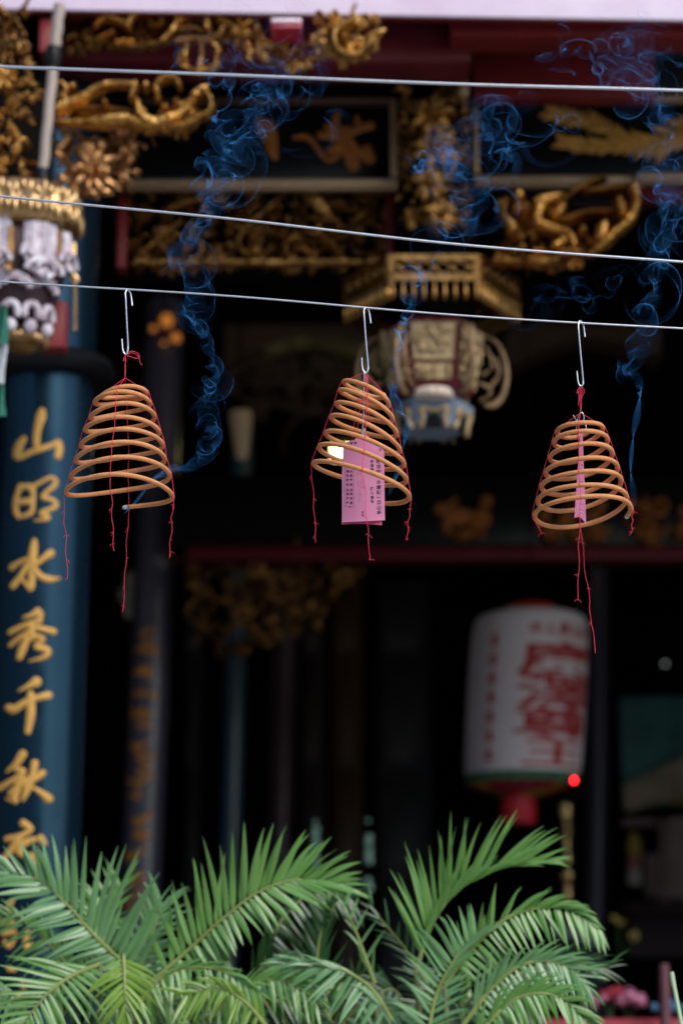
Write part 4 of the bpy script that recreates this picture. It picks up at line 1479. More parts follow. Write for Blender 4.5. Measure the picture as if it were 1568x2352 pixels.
def face_map(i, rpx, tilt=0.0, y_ref=640):
    """Map face pixels (u from the face centre, y down, h out) on side i of a hexagon of circumradius rpx."""
    a = R(60 * i)
    def f(u, y, h):
        ap = rpx * .866 * lm + h - tilt * (y - y_ref) * lm
        p = Vector((u * lm, -ap, 0))
        return Vector((lx + p.x * math.cos(a) - p.y * math.sin(a), ly + p.x * math.sin(a) + p.y * math.cos(a), lz(y)))
    return f


def fbox(mb, mp, u0, u1, y0, y1, h0, h1):
    V = [mp(u, y, h) for h in (h0, h1) for u, y in ((u0, y0), (u1, y0), (u1, y1), (u0, y1))]
    mb.add(V, [(4, 5, 6, 7), (3, 2, 1, 0), (0, 1, 5, 4), (1, 2, 6, 5), (2, 3, 7, 6), (3, 0, 4, 7)])


M['lantern_gold'] = mat('honey gilding', (.38, .20, .055), .32, .95, (.08, .04, .014), 20, .35, .4, 60)
for i in range(6):
    mp = face_map(i, 204)
    mb = MB()
    fbox(mb, mp, -103, 103, 587, 600, -.01, .012)
    fbox(mb, mp, -103, 103, 632, 646, -.012, .014)
    for u in (-98, 98):
        fbox(mb, mp, u - 6, u + 6, 587, 660, -.008, .010)
    for k in range(-2, 3):
        mb.stroke([(k * 40 - 18, 603, 7), (k * 40, 617, 8), (k * 40 + 18, 630, 7)], mp, .012, 8)
        mb.stroke([(k * 40 + 18, 603, 7), (k * 40, 617, 8), (k * 40 - 18, 630, 7)], mp, .014, 8)
        knob(mb, mp, k * 40, 617, 9, .018)
    for k in range(-4, 5):
        u = k * 24
        ln = 40 - abs(k) * 0
        mb.stroke([(u, 646, 11), (u, 662, 9), (u, 675, 14), (u, 646 + ln, 8)], mp, .014, 10)
    mb.build('crown_panel', M['lantern_gold'], t)
mb = MB()
for y, r_ in ((596, 196), ):
    V = [face_map(i, 196)(-98, y, 0) for i in range(6)]
    V2 = [q + Vector((0, 0, .02)) for q in V]
    mb.add(V + V2, [tuple(range(6)), tuple(range(11, 5, -1))] + [(i, i + 6, (i + 1) % 6 + 6, (i + 1) % 6) for i in range(6)])
mb.build('crown_top', M['dark_wood'], t, False)
mb = MB()
V = []
rows_ = ((702, 112), (706, 118), (712, 122), (806, 106), (860, 96), (868, 70))
for y, r_ in rows_:
    V += [face_map(i, r_)(-r_ / 2, y, 0) for i in range(6)]
F = [(j * 6 + i, (j + 1) * 6 + i, (j + 1) * 6 + (i + 1) % 6, j * 6 + (i + 1) % 6) for j in range(len(rows_) - 1) for i in range(6)]
mb.add(V, F + [tuple(range(6)), tuple(range(len(V) - 1, len(V) - 7, -1))])
mb.build('body', M['maroon'], t, False)
mb = MB()
V = []
rows_ = ((600, 120), (704, 100))
for y, r_ in rows_:
    V += [face_map(i, r_)(-r_ / 2, y, 0) for i in range(6)]
mb.add(V, [(i, 6 + i, 6 + (i + 1) % 6, (i + 1) % 6) for i in range(6)] + [tuple(range(6)), tuple(range(11, 5, -1))])
mb.build('neck', M['dark_wood'], t, False)
M['hook_gold'] = mat('dull pale gilding', (.32, .20, .095), .5, .4, (.06, .032, .016), 30, .35, .5, 60)  # duller, browner base tone for the side hooks
M['cream_relief'] = mat('cream gold relief', (.62, .46, .24), .5, .3, (.12, .07, .03), 40, .35, .5, 80)
for i in range(6):
    for (y0, y1, w0, w1) in ((720, 802, 52, 46), (812, 846, 43, 41)):
        mp = lambda u, y, h, i=i: face_map(i, 120 - (y - 712) * .17)(u, y, h + .006)
        mb = MB()
        V = [mp(u, y, h) for h in (0, .008) for u, y in ((-w0, y0), (w0, y0), (w1, y1), (-w1, y1))]
        mb.add(V, [(4, 5, 6, 7), (0, 1, 5, 4), (1, 2, 6, 5), (2, 3, 7, 6), (3, 0, 4, 7)])
        rr = random.Random(i + int(y0))
        for k in range(26 if y1 - y0 > 50 else 12):
            u, y = rr.uniform(-w1 + 7, w1 - 7), rr.uniform(y0 + 8, y1 - 8)
            if rr.random() < .5:
                knob(mb, lambda a, b, h: mp(a, b, h + .008), u, y, rr.uniform(4, 8), .016)
            else:
                mb.stroke([(u, y - rr.uniform(6, 14), 6), (u + rr.uniform(-4, 4), y, 9), (u + rr.uniform(-6, 6), y + rr.uniform(5, 12), 6)], lambda a, b, h: mp(a, b, h + .008), .014, 8)
        mb.build('relief_panel', M['cream_relief'], t)
for i in range(6):
    a = R(60 * i + 30)
    ux, uy = math.sin(a), -math.cos(a)
    def hk(rpx, y, h):
        return Vector((lx + ux * rpx * lm + uy * -h, ly + uy * rpx * lm + ux * h, lz(y)))
    mb = MB()
    for k_, pts in enumerate(([(118, 720, 9), (150, 733, 11), (170, 770, 12), (176, 815, 13), (166, 860, 15), (144, 884, 18), (122, 884, 10)],
                              [(120, 745, 8), (140, 770, 9), (136, 800, 8), (118, 806, 7)], [(112, 830, 8), (136, 840, 9), (148, 820, 7)], [(150, 770, 9), (158, 800, 11), (150, 830, 8)], [(112, 870, 8), (130, 862, 10), (140, 850, 7)])):
        c = catmull(pts, 20)
        mb.tube([hk(q[0], q[1], .004 * k_) for q in c], [q[2] * lm * .5 for q in c], 9)
    for k_ in range(7):
        mb.ell(hk(122 + 7 * (k_ % 4), 722 + 22 * k_ + (k_ % 2) * 6, .01 * (k_ % 3 - 1)), 6 * lm, 6 * lm, 7 * lm, 8, 6)
    mb.build('side_hook', M['hook_gold'], t)
mb = MB()
mb.lathe((lx + .006 * lm, ly - .12, lz(893)), [(38 * lm, 0), (44 * lm, .006), (44 * lm, lz(876) - lz(893)), (38 * lm, lz(870) - lz(893))], 64, True, (0, 0), .06, 18)
mb.build('fringe_ring', mat('ivory fringe', (.62, .52, .42), .6, 0, (.4, .32, .25), 40, .3), t)
M['greyblue'] = mat('grey blue paint', (.20, .27, .36), .5, 0, (.12, .16, .22), 14, .3)
mb = MB()
V = []
rows_ = ((866, 60), (892, 98), (900, 96), (945, 82), (950, 70))
for y, r_ in rows_:
    V += [face_map(i, r_)(-r_ / 2, y, 0) for i in range(6)]
mb.add(V, [(j * 6 + i, (j + 1) * 6 + i, (j + 1) * 6 + (i + 1) % 6, j * 6 + (i + 1) % 6) for j in range(len(rows_) - 1) for i in range(6)] + [tuple(range(6)), tuple(range(len(V) - 1, len(V) - 7, -1))])
mb.build('lower_body', M['greyblue'], t, False)
for i in range(6):
    mp = lambda u, y, h, i=i: face_map(i, 97 - (y - 895) * .28)(u, y, h + .003)
    mb = MB()
    mb.prism([(-20, 956), (-17, 934), (-8, 922), (8, 922), (17, 934), (20, 956)], 0, .003, mp)
    mb.build('dark_opening', M['black_lacquer'], t, False)
    mb = MB()
    mb.stroke([(-30, 952, 12), (-25, 935, 11), (-30, 915, 16), (-18, 913, 11), (0, 918, 10), (18, 913, 11), (30, 915, 16), (25, 935, 11), (30, 952, 12)], mp, .012, 40, .003)
    mb.build('scroll_arch', M['cream_relief'], t)
mb = MB()
mb.tube([(lx, ly, lz(600)), (lx, ly, 5.62)], .008, 8)
mb.build('chain', M['dark_wood'], t)

# ------------------------------------------------------------------ white paper lantern
PD = 11.8
pm = S(1590, PD - .2)
pz = lambda y: P(1207, y, PD - .2).z
axp = axis_of(1219, 1400, 1199, 1790, PD)
z0 = pz(1790)
t = thing('paper_lantern', 'white drum shaped paper lantern with red characters in the dark hall', 'lantern', (axp(z0), PD, z0))
kx = axp(1.0) - axp(0.0)
M['paper'] = mat('white lantern paper', (.76, .71, .73), .7, 0, (.66, .61, .63), 9, .3, .15, 60, trans=.25)
prof = [(1393, 96), (1400, 118), (1412, 130), (1440, 135), (1500, 137), (1590, 138), (1680, 137), (1740, 135), (1775, 131), (1790, 124)]
mb = MB()
mb.lathe((axp(z0), PD, z0), [((r_ + (1.0 if j % 2 else 0)) * pm, pz(y) - z0) for j, (y, r_) in enumerate([(q[0], q[1]) for q in catmull(prof[::-1], 40)])], 64, True, (kx, 0))
mb.build('drum', M['paper'], t)
rad_at = lambda y: float(np.interp(y, [q[0] for q in prof], [q[1] for q in prof])) * pm


def lant(u, y, h):
    """u: arc length in pixels from the lantern's front line."""
    r_ = rad_at(y) + .004 + h
    a = u / 137.0
    z = pz(y)
    return Vector((axp(z) + r_ * math.sin(a), PD - r_ * math.cos(a), z))


M['red_ink'] = mat('red lantern ink', (.38, .012, .018), .65, 0, (.28, .008, .012), 30, .3)


def lant_text(ch, u, y, size, wide, bold):
    """A character cut into narrow strips so that it bends with the drum."""
    V, F = glyph(ch, bold)
    bm = bmesh.new()
    vs = [bm.verts.new((q[0] * size * wide, -q[1] * size, 0)) for q in V]
    for f in F:
        try:
            bm.faces.new([vs[i] for i in f])
        except ValueError:
            pass
    for k in range(-14, 15):
        bmesh.ops.bisect_plane(bm, geom=bm.verts[:] + bm.edges[:] + bm.faces[:], plane_co=(k * 10.0, 0, 0), plane_no=(1, 0, 0))
    bm.verts.index_update()
    mb = MB()
    mb.add([lant(u + v.co.x, y + v.co.y, 0) for v in bm.verts], [[v.index for v in f.verts] for f in bm.faces])
    bm.free()
    return mb


for ch, y in zip('廣澤尊王', (1518, 1594, 1666, 1732)):
    lant_text(ch, 74, y, 84 if ch != '王' else 68, 2.75, .02).build('red_character', M['red_ink'], t, False)
for i, ch in enumerate('中人鳳山寺'):
    lant_text(ch, 5 + i * 36, 1450, 34, .95, .03).build('red_character', M['red_ink'], t, False)
for i in range(7):
    y = 1472 + i * 44
    mb = MB()
    u = -94
    mb.stroke([(u - 8, y - 5, 8), (u + 8, y - 6, 8)], lant, .002, 8)
    mb.stroke([(u, y - 13, 8), (u, y + 12, 9)], lant, .003, 8)
    mb.stroke([(u - 8, y + 8, 7), (u + 9, y + 9, 7)], lant, .004, 8)
    mb.build('red_character', M['red_ink'], t)
mb = MB()
mb.lathe((axp(pz(1396)), PD, pz(1396)), [(60 * pm, 0), (62 * pm, .02), (54 * pm, pz(1374) - pz(1396)), (20 * pm, pz(1368) - pz(1396))], 40)
mb.build('red_cap', mat('red lacquer cap', (.55, .03, .02), .5), t)
mb = MB()
mb.tube([(axp(pz(1380)), PD, pz(1380)), (axp(pz(1380)), PD, 5.62)], .006, 6)
mb.build('cord', M['dark_wood'], t)
mb = MB()
n = 96
V, F = [], []
for j, (y, r_) in enumerate(((1772, 136), (1780, 138), (1793, 128))):
    for i in range(n):
        V.append(lant(137 * 2 * math.pi * i / n, y + (4 * math.sin(i * math.pi / 2) if j == 2 else 0), .004))
for j in range(2):
    for i in range(n):
        F.append((j * n + i, (j + 1) * n + i, (j + 1) * n + (i + 1) % n, j * n + (i + 1) % n))
mb.add(V, F)
mb.build('green_trim', mat('green trim', (.02, .16, .05), .7, 0, (.01, .06, .05), 30, .5), t)
mb = MB()
mb.lathe((axp(pz(1822)), PD, pz(1822)), [(44 * pm, 0), (70 * pm, pz(1812) - pz(1822)), (108 * pm, pz(1800) - pz(1822)), (126 * pm, pz(1790) - pz(1822))], 64)
mm, nt, b = nodes_of('floral skirt')
N, Lk = nt.nodes, nt.links
vo = N.new('ShaderNodeTexVoronoi'); vo.inputs['Scale'].default_value = 11
tc = N.new('ShaderNodeTexCoord'); Lk.new(tc.outputs['Object'], vo.inputs['Vector'])
rp = N.new('ShaderNodeValToRGB')
sep = N.new('ShaderNodeSeparateColor'); Lk.new(vo.outputs['Color'], sep.inputs['Color'])
for p_, c_ in ((.0, (.30, .02, .03)), (.45, (.26, .03, .05)), (.62, (.02, .14, .05)), (.8, (.34, .20, .02))):
    e = rp.color_ramp.elements.new(p_); e.color = (*c_, 1)
rp.color_ramp.interpolation = 'CONSTANT'
Lk.new(sep.outputs['Red'], rp.inputs['Fac']); Lk.new(rp.outputs['Color'], b.inputs['Base Color'])
mb.build('floral_skirt', mm, t)
mb = MB()
zc = pz(1884)
mb.lathe((axp(zc) - 4 * pm, PD, zc), [(40 * pm, 0), (42 * pm, .01), (41 * pm, pz(1822) - zc), (36 * pm, pz(1820) - zc)], 40)
mb.build('red_tube', mat('red paper tube', (.55, .015, .03), .6, 0, (.42, .01, .02), 20, .3, trans=.2), t)

# ------------------------------------------------------------------ things in the dark hall
t = thing('hanging_bracket', 'dim gilded bracket carving hanging below the dark red lintel', 'carving', P(620, 1510, 12.1), 'gilded carvings under the eave')
mb = MB()
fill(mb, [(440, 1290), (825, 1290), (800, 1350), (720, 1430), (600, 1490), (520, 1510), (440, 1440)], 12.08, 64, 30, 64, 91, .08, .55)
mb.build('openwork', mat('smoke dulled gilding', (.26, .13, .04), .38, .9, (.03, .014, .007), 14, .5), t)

t = thing('lamp_shade', 'dim beige cone shade between the first two incense coils', 'lamp shade', P(555, 1058, 10.6))
mb = MB()
a, c = P(555, 1056, 10.6), P(551, 946, 10.6)
sm = S(1000, 10.6)
hh = c.z - a.z
mb.lathe(a, [(8 * sm, 0), (14 * sm, hh * .06), (20 * sm, hh * .4), (26 * sm, hh * .8), (27 * sm, hh)], 32, True, (-.03, 0))
mb.build('shade', mat('beige shade', (.50, .38, .22), .7, 0, (.36, .27, .15), 12, .3), t)
mb = MB()
mb.tube([c, (c.x, c.y, 5.62)], .005, 6)
mb.build('cord', M['dark_wood'], t)

M['tube_light'] = emit_mat('white tube light', (1.0, .86, .36), 6.0)
t = thing('tube_lamp', 'bright white tube lamp glowing behind the pink tag', 'lamp', P(780, 1050, 14.5))
for y in (1031, 1049):
    mb = MB()
    mb.tube([P(764, y, 14.5), P(850, y, 14.5)], 6.5 * S(y, 14.5), 14)
    mb.build('tube', M['tube_light'], t)
mb = MB()
slab(mb, 735, 1008, 870, 1014, 14.45, 14.6)
mb.build('housing', M['dark_wood'], t)
mb = MB()
mb.tube([(P(800, 1010, 14.52).x, 14.52, P(800, 1010, 14.52).z), (P(800, 1010, 14.52).x, 14.52, 5.62)], .006, 6)
mb.build('cord', M['dark_wood'], t)

M['orange_bulb'] = emit_mat('orange bulb', (1.0, .33, .05), .15)
for i, (x, y, r_, lab) in enumerate(((383, 737, 15, 'largest orange lamp glowing behind the wavy smoke'), (352, 755, 7, 'small orange lamp beside the largest orange lamp'), (404, 776, 11, 'orange lamp just below the largest orange lamp'), (376, 789, 5, 'faintest orange lamp lowest of the little lamps'))):
    t = thing('oil_lamp', lab, 'lamp', P(x, y + 20, 12.2), 'little orange lamps in the hall')
    mb = MB()
    q = P(x, y, 12.2)
    k = S(y, 12.2)
    mb.ell(q, r_ * k, r_ * k, r_ * k * 1.2, 14, 10)
    mb.build('bulb', M['orange_bulb'], t)
    mb = MB()
    mb.lathe(q - Vector((0, 0, r_ * k * 1.9)), [(r_ * k * .4, 0), (r_ * k * .9, r_ * k * .4), (r_ * k * 1.05, r_ * k * .8), (r_ * k * .7, r_ * k * .85)], 16)
    mb.build('dish', M['gold_dull'], t)
    mb = MB()
    mb.tube([q + Vector((0, 0, r_ * k * 1.1)), (q.x, q.y, 5.62)], .004, 6)
    mb.build('cord', M['dark_wood'], t)

t = thing('indicator_lamp', 'small glowing red lamp at the hem of the paper lantern', 'lamp', P(1318, 1793, 11.3))
mb = MB()
q = P(1318, 1793, 11.3)
mb.ell(q, .008, .008, .010, 14, 10)
mb.build('bulb', emit_mat('red bulb', (1.0, .01, .015), 9.0), t)
mb = MB()
mb.tube([q + Vector((0, .01, 0)), q + Vector((0, .05, 0)), (q.x, q.y + .05, .3)], .008, 8)
mb.build('stand', M['dark_wood'], t)

t = thing('glint_ball', 'tiny glowing ball standing in for a pale grey glint alone in the dark above the altar', 'lamp', P(1527, 1525, 17))
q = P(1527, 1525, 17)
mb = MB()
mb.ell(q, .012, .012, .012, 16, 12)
mb.build('bulb', emit_mat('pale glint', (.55, .62, .60), .30), t)  # glow stands in for a glint, no real lamp here
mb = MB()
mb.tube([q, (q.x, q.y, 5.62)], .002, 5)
mb.build('cord', M['dark_wood'], t)  # cord added only for the stand-in glint ball

# strings of green glass beads
M['bead'] = mat('green glass bead', (.45, .80, .62), .08, 0, (.30, .60, .45), 20, .3, spec=1.0, coat=1.0)  # glints off the glass are put into the pale base colour
for x, ys__, lab in ((723, (1890, 1906, 1921, 1938, 1952, 1975, 1992), 'string of green glass beads just above the middle palm'),
                     (845, (1886, 1924, 1936, 1955, 1968, 1978, 2024, 2040), 'longer string of green glass beads in the gap between palms')):
    t = thing('bead_curtain', lab, 'beads', P(x, ys__[-1], 12), 'strings of green glass beads')
    for i, y in enumerate(ys__):
        q = P(x + (i % 2) * 3, y, 12)
        mb = MB()
        r_ = .019 if i not in (0, ) else .011
        mb.ell(q, r_, r_, r_, 14, 10)
        mb.build('bead', M['bead'], t)
    mb = MB()
    q = P(x, ys__[-1], 12)
    mb.tube([q, (q.x, q.y, 5.62)], .002, 5)
    mb.build('cord', M['dark_wood'], t)

t = thing('gold_finial', 'slim gold post of stacked knobs under the red lamp', 'ornament', P(1303, 2070, 13.2))
k = S(1950, 13.2)
mb = MB()
base_q = P(1303, 2075, 13.2)
prof = []
for i, (y, r_) in enumerate(((2075, 12), (2055, 16), (2040, 14), (2015, 26), (2000, 24), (1985, 14), (1965, 18), (1950, 12), (1930, 12), (1915, 18), (1905, 24), (1890, 14), (1880, 20), (1868, 22), (1852, 24), (1842, 14), (1836, 4))):
    prof.append((r_ * k * .8, P(1303, y, 13.2).z - base_q.z))
mb.lathe(base_q, [tuple(q) for q in catmull(prof, 50)], 24)
mb.build('post', mat('polished brass', (.78, .58, .26), .28, 1.0, (.5, .34, .14), 12, .3), t)
mb = MB()
mb.lathe((base_q.x, base_q.y, .3), [(.05, 0), (.05, base_q.z - .3)], 16)
mb.build('pedestal', M['dark_wood'], t)

# altar at the far end
t = thing('altar', 'dim altar with teal panel, slanting beige canopy and pale curtains', 'altar', P(1560, 2200, 16.5))
mb = MB()
slab(mb, 1430, 1600, 1760, 1850, 16.8, 16.9)
mb.build('teal_panel', mat('teal paint', (.13, .40, .38), .6, 0, (.06, .19, .19), 4, .4), t)
mb = MB()
mp = plane(16.7)
mb.prism([(1432, 1806), (1500, 1775), (1600, 1722), (1760, 1650), (1760, 1790), (1600, 1830), (1500, 1850), (1432, 1868)], 0, .06, mp)
mb.build('canopy', mat('beige canopy', (.66, .57, .42), .7, 0, (.25, .22, .16), 6, .4), t)
mb = MB()
slab(mb, 1430, 1880, 1760, 1897, 16.5, 16.7)
mb.build('altar_rail', mat('dusty pink', (.50, .36, .40), .6, 0, (.26, .18, .22), 8, .4), t)
M['curtain'] = mat('pale pink curtain', (.75, .58, .62), .8, 0, (.40, .34, .24), 5, .45)
for x0, x1, y0, y1 in ((1478, 1510, 1960, 2060), (1510, 1540, 1885, 2070), (1540, 1620, 1878, 2065), (1620, 1760, 1880, 2060)):
    mb = MB()
    V, F = [], []
    for j in range(9):
        for i in range(17):
            u = i / 16
            V.append(P(x0 + (x1 - x0) * u, y0 + (y1 - y0) * j / 8, 16.4 + .04 * math.sin(u * 14 + x0)))
    for j in range(8):
        for i in range(16):
            F.append((j * 17 + i, (j + 1) * 17 + i, (j + 1) * 17 + i + 1, j * 17 + i + 1))
    mb.add(V, F)
    mb.build('curtain', M['curtain'], t)
mb = MB()
slab(mb, 1425, 2072, 1760, 2092, 16.3, 16.7)
slab(mb, 1440, 2092, 1760, 2200, 16.4, 16.6)
mb.build('altar_table', mat('plum wood', (.06, .03, .035), .6, 0, (.03, .015, .018), 6, .4), t)
t = thing('altar_figure', 'small standing altar figure with yellow hood and pink front', 'figure', P(1455, 2030, 16.0))
for (y, rx, ry, c_, nm) in ((1936, 18, 26, (.55, .40, .07), 'hood'), (1972, 15, 22, (.60, .22, .20), 'robe'), (2005, 17, 28, (.62, .58, .52), 'skirt')):
    mb = MB()
    q = P(1456, y, 16.0)
    k = S(y, 16.0)
    mb.lathe(q - Vector((0, 0, ry * k)), [tuple(p_) for p_ in catmull([(rx * k * .9, 0), (rx * k, ry * k * .5), (rx * k * .8, ry * k * 1.3), (rx * k * .45, ry * k * 1.8), (.004, ry * k * 2)], 16)], 24)
    mb.build(nm, mat(nm + ' paint', c_, .6, 0, tuple(v * .6 for v in c_), 14, .3), t)
t = thing('altar_bulb', 'dim yellow ball hanging above the pale curtains', 'lamp', P(1550, 1850, 15.9))
mb = MB()
q = P(1551, 1838, 15.9)
mb.ell(q, .03, .03, .035, 16, 12)
mb.build('ball', mat('yellow glass', (.45, .26, .05), .3), t)
mb = MB()
mb.tube([q, (q.x, q.y, 5.62)], .003, 5)
mb.build('cord', M['dark_wood'], t)


def bunch(name, label, pts, mt, d, seed, cat='flowers', group='altar flowers', stem_mat=None):
    """A spray of petals: pts (x, y, radius px)."""
    rr = random.Random(seed)
    t = thing(name, label, cat, P(pts[0][0], pts[0][1] + 40, d), group)
    mb = MB()
    for x, y, r_ in pts:
        k = S(y, d)
        c_ = P(x, y, d)
        for i in range(26):
            u = Vector((rr.gauss(0, 1), rr.gauss(0, 1), rr.gauss(0, 1))).normalized()
            rot = Vector((0, 0, 1)).rotation_difference(u).to_matrix()
            mb.ell(c_ + u * r_ * k * rr.uniform(.3, .8), r_ * k * .34, r_ * k * .30, r_ * k * .10, 7, 5, rot)
    mb.build('petals', mt, t)
    mb = MB()
    for x, y, r_ in pts:
        mb.tube(catmull([P(x, y, d), P((x + pts[0][0]) / 2, y + 30, d + .03), P(pts[0][0], pts[0][1] + 70, d + .04)], 8), .004, 5)
    mb.build('stems', M['leaf_dark'], t)
    return t


M['leaf_dark'] = mat('deep green leaf', (.020, .065, .020), .5, 0, (.012, .035, .012), 8, .3, trans=.15)
pk = mat('pink petals', (.52, .22, .34), .7, 0, (.36, .10, .18), 20, .3, trans=.2)
bl = mat('blue petals', (.10, .30, .46), .7, 0, (.05, .16, .30), 20, .3, trans=.2)
rd = mat('crimson petals', (.32, .015, .04), .7, 0, (.2, .01, .02), 20, .3)
vi = mat('violet petals', (.30, .24, .44), .7, 0, (.18, .14, .28), 20, .3)
yl = mat('yellow petals', (.30, .24, .05), .7, 0, (.18, .13, .03), 20, .3)
bunch('flower_bunch', 'big pink blossoms on the red table', [(1445, 2290, 26), (1425, 2300, 18), (1468, 2298, 22)], pk, 8.9, 1)
bunch('flower_bunch', 'smaller pink blossoms nearest the palms', [(1362, 2302, 20), (1385, 2296, 14)], pk, 8.9, 2)
bunch('flower_bunch', 'blue blossoms on the red table', [(1545, 2312, 20), (1520, 2318, 14), (1500, 2314, 12), (1570, 2318, 12)], bl, 8.9, 3)
bunch('flower_bunch', 'crimson blossoms behind the pink ones on the red table', [(1400, 2284, 20), (1418, 2280, 18), (1385, 2286, 16)], rd, 9.1, 4)
bunch('flower_bunch', 'dim violet flowers behind the arching frond', [(1285, 2140, 24), (1320, 2150, 22), (1350, 2158, 24), (1336, 2142, 18)], vi, 11.6, 5)
bunch('flower_bunch', 'dull yellow flowers beside the violet ones', [(1422, 2120, 14), (1452, 2150, 18), (1410, 2110, 12)], yl, 11.6, 6)
t = thing('offering_table', 'red covered offering table with flowers on it', 'table', P(1480, 2352, 9.0))
mb = MB()
a = P(1140, 2340, 8.8)
c = P(1900, 2340, 8.8)
mb.rbox(((a.x + c.x) / 2, 9.1, a.z - .03), (c.x - a.x, .62, .06), .012)
mb.build('top', mat('red table cloth', (.26, .014, .030), .7, 0, (.17, .01, .02), 10, .3), t)
mb = MB()
mb.rbox(((a.x + c.x) / 2, 8.83, a.z - .40), (c.x - a.x - .02, .02, .66), .004)
mb.build('front_cloth', mat('dark red cloth', (.20, .012, .022), .75, 0, (.12, .008, .015), 10, .3), t)
for sx in (a.x + .05, c.x - .05):
    for sy in (8.9, 9.35):
        mb = MB()
        mb.rbox((sx, sy, (.3 + a.z - .06) / 2), (.06, .06, a.z - .06 - .3), .006)
        mb.build('leg', M['dark_wood'], t)
t = thing('red_post', 'dull red post standing at the end of the flower table', 'post', P(1525, 2340, 8.7))
mb = MB()
a = P(1524, 2215, 8.7)
mb.lathe((a.x, a.y, .3), [(13 * S(2300, 8.7), 0), (13 * S(2300, 8.7), a.z - .33), (11 * S(2300, 8.7), a.z - .3)], 24)
mb.build('shaft', mat('dull rose paint', (.10, .026, .04), .5, 0, (.06, .015, .025), 8, .3), t)
t = thing('bamboo_stake', 'pale green garden stake leaning in front of the red post', 'stake', P(1572, 2400, 5.7))
mb = MB()
mb.tube([P(1542, 2236, 5.72), P(1552, 2290, 5.71), P(1563, 2345, 5.70), P(1610, 2600, 5.65)], [.0042, .0048, .005, .006], 12)
mb.tube([P(1542, 2234, 5.72), P(1547, 2266, 5.715)], [.0050, .0056], 12)
mb.build('stick', mat('pale green bamboo', (.36, .50, .30), .5, 0, (.26, .38, .22), 20, .3), t)
# ------------------------------------------------------------------ palms in front of the hall
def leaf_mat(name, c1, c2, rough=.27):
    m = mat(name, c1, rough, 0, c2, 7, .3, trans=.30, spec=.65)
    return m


M['palm'] = leaf_mat('palm leaf', (.165, .345, .080), (.095, .230, .046))
M['palm_blue'] = leaf_mat('blue green palm leaf', (.175, .355, .145), (.105, .240, .085), .24)
M['palm_yellow'] = leaf_mat('yellow green palm leaf', (.230, .380, .040), (.135, .260, .032))
M['palm_dark'] = leaf_mat('shaded palm leaf', (.038, .115, .028), (.018, .060, .016))  # shade inside the clumps is put into this leaf colour
M['rachis'] = mat('palm midrib', (.24, .27, .07), .5, 0, (.14, .20, .05), 20, .3)


def frond(plant, ctrl, n, ranks, material, seed, w=15.0, droop=.25, t0=.10, rw=.006):
    """ctrl: midrib points (x, y, distance). ranks: one per side, each a list of (t, angle in degrees with
    up = 90, length px, lean towards the camera)."""
    rr = random.Random(seed)
    n = int(n * 1.22)
    w = w * .74
    c = catmull(ctrl, 60)
    rib = MB()
    pts = [P(*q) for q in c]
    rib.tube(pts, [rw * (1 - .8 * i / 59) for i in range(60)], 7)
    mb = MB()
    for rk in ranks:
        T = [q[0] for q in rk]
        for i in range(n):
            t = t0 + (1 - t0) * (i + rr.uniform(-.25, .25)) / (n - 1)
            t = min(max(t, 0), 1)
            q = [np.interp(t * 59, range(60), c[:, k]) for k in range(3)]
            a = R(np.interp(t, T, [z[1] for z in rk]) + rr.gauss(0, 4.5))
            L = np.interp(t, T, [z[2] for z in rk]) * rr.uniform(.86, 1.1)
            ln = np.interp(t, T, [z[3] for z in rk]) + rr.uniform(-.12, .12)
            if rr.random() < .05:
                L *= rr.uniform(.45, .75)
            if rr.random() < .06:
                a += R(rr.uniform(-28, 28))
            m = S(q[1], q[2])
            o = P(*q)
            d = (Vector((math.cos(a), 0, math.sin(a))) + Vector((0, -ln, 0))).normalized()
            Lm = L * m
            wm = w * m * rr.uniform(.8, 1.15) * (.75 + .25 * min(1, L / 120))
            k = 9
            # blade normal: mostly to the camera and up, twisted a little
            nrm = Vector((rr.gauss(0, .22), -1, .55 + rr.gauss(0, .25)))
            side = d.cross(nrm).normalized()
            dr = (droop + .24) * rr.uniform(.4, 1.9)
            V, F = [], []
            p = Vector(o)
            dd = Vector(d)
            sg = 1 if rr.random() < .5 else -1
            for j in range(k + 1):
                u = j / k
                ww = wm * .5 * (min(1, u / .16 + .25)) * (1 - max(0, (u - .35) / .65) ** 1.6) + .0003
                nn = side.cross(dd).normalized()
                if nn.y > 0:
                    nn = -nn
                tw = side * math.cos(.5 * u * sg) + nn * math.sin(.5 * u * sg)
                V += [p - tw * ww - nn * ww * .22, p + nn * ww * .10, p + tw * ww - nn * ww * .22]
                dd = (dd + Vector((0, 0, -1)) * dr * (.12 + 1.25 * u * u) / k * 1.6).normalized()
                p = p + dd * (Lm / k)
            for j in range(k):
                for e in (0, 1):
                    F.append((j * 3 + e, j * 3 + e + 1, (j + 1) * 3 + e + 1, (j + 1) * 3 + e))
            mb.add(V, F)
    f = mb.build('frond', material, plant)
    rib.build('midrib', M['rachis'], f)
    return f


def cane(plant, x, d, tops):
    mb = MB()
    b = plant.location
    for i, (tx, ty, td) in enumerate(tops):
        q = P(tx, ty, td)
        s0 = Vector((b.x + .05 * math.sin(i * 2.1), b.y + .05 * math.cos(i * 2.1), 0))
        mb.tube(catmull([s0, s0.lerp(q, .5) + Vector((0, 0, .05)), q], 14), [.016 - .0007 * j for j in range(14)], 8)
    mb.build('cane', mat('palm cane', (.14, .17, .06), .5, 0, (.09, .11, .04), 14, .3), plant)


def ground_pt(x, y, d):
    q = P(x, y, d)
    return (q.x, q.y, 0)


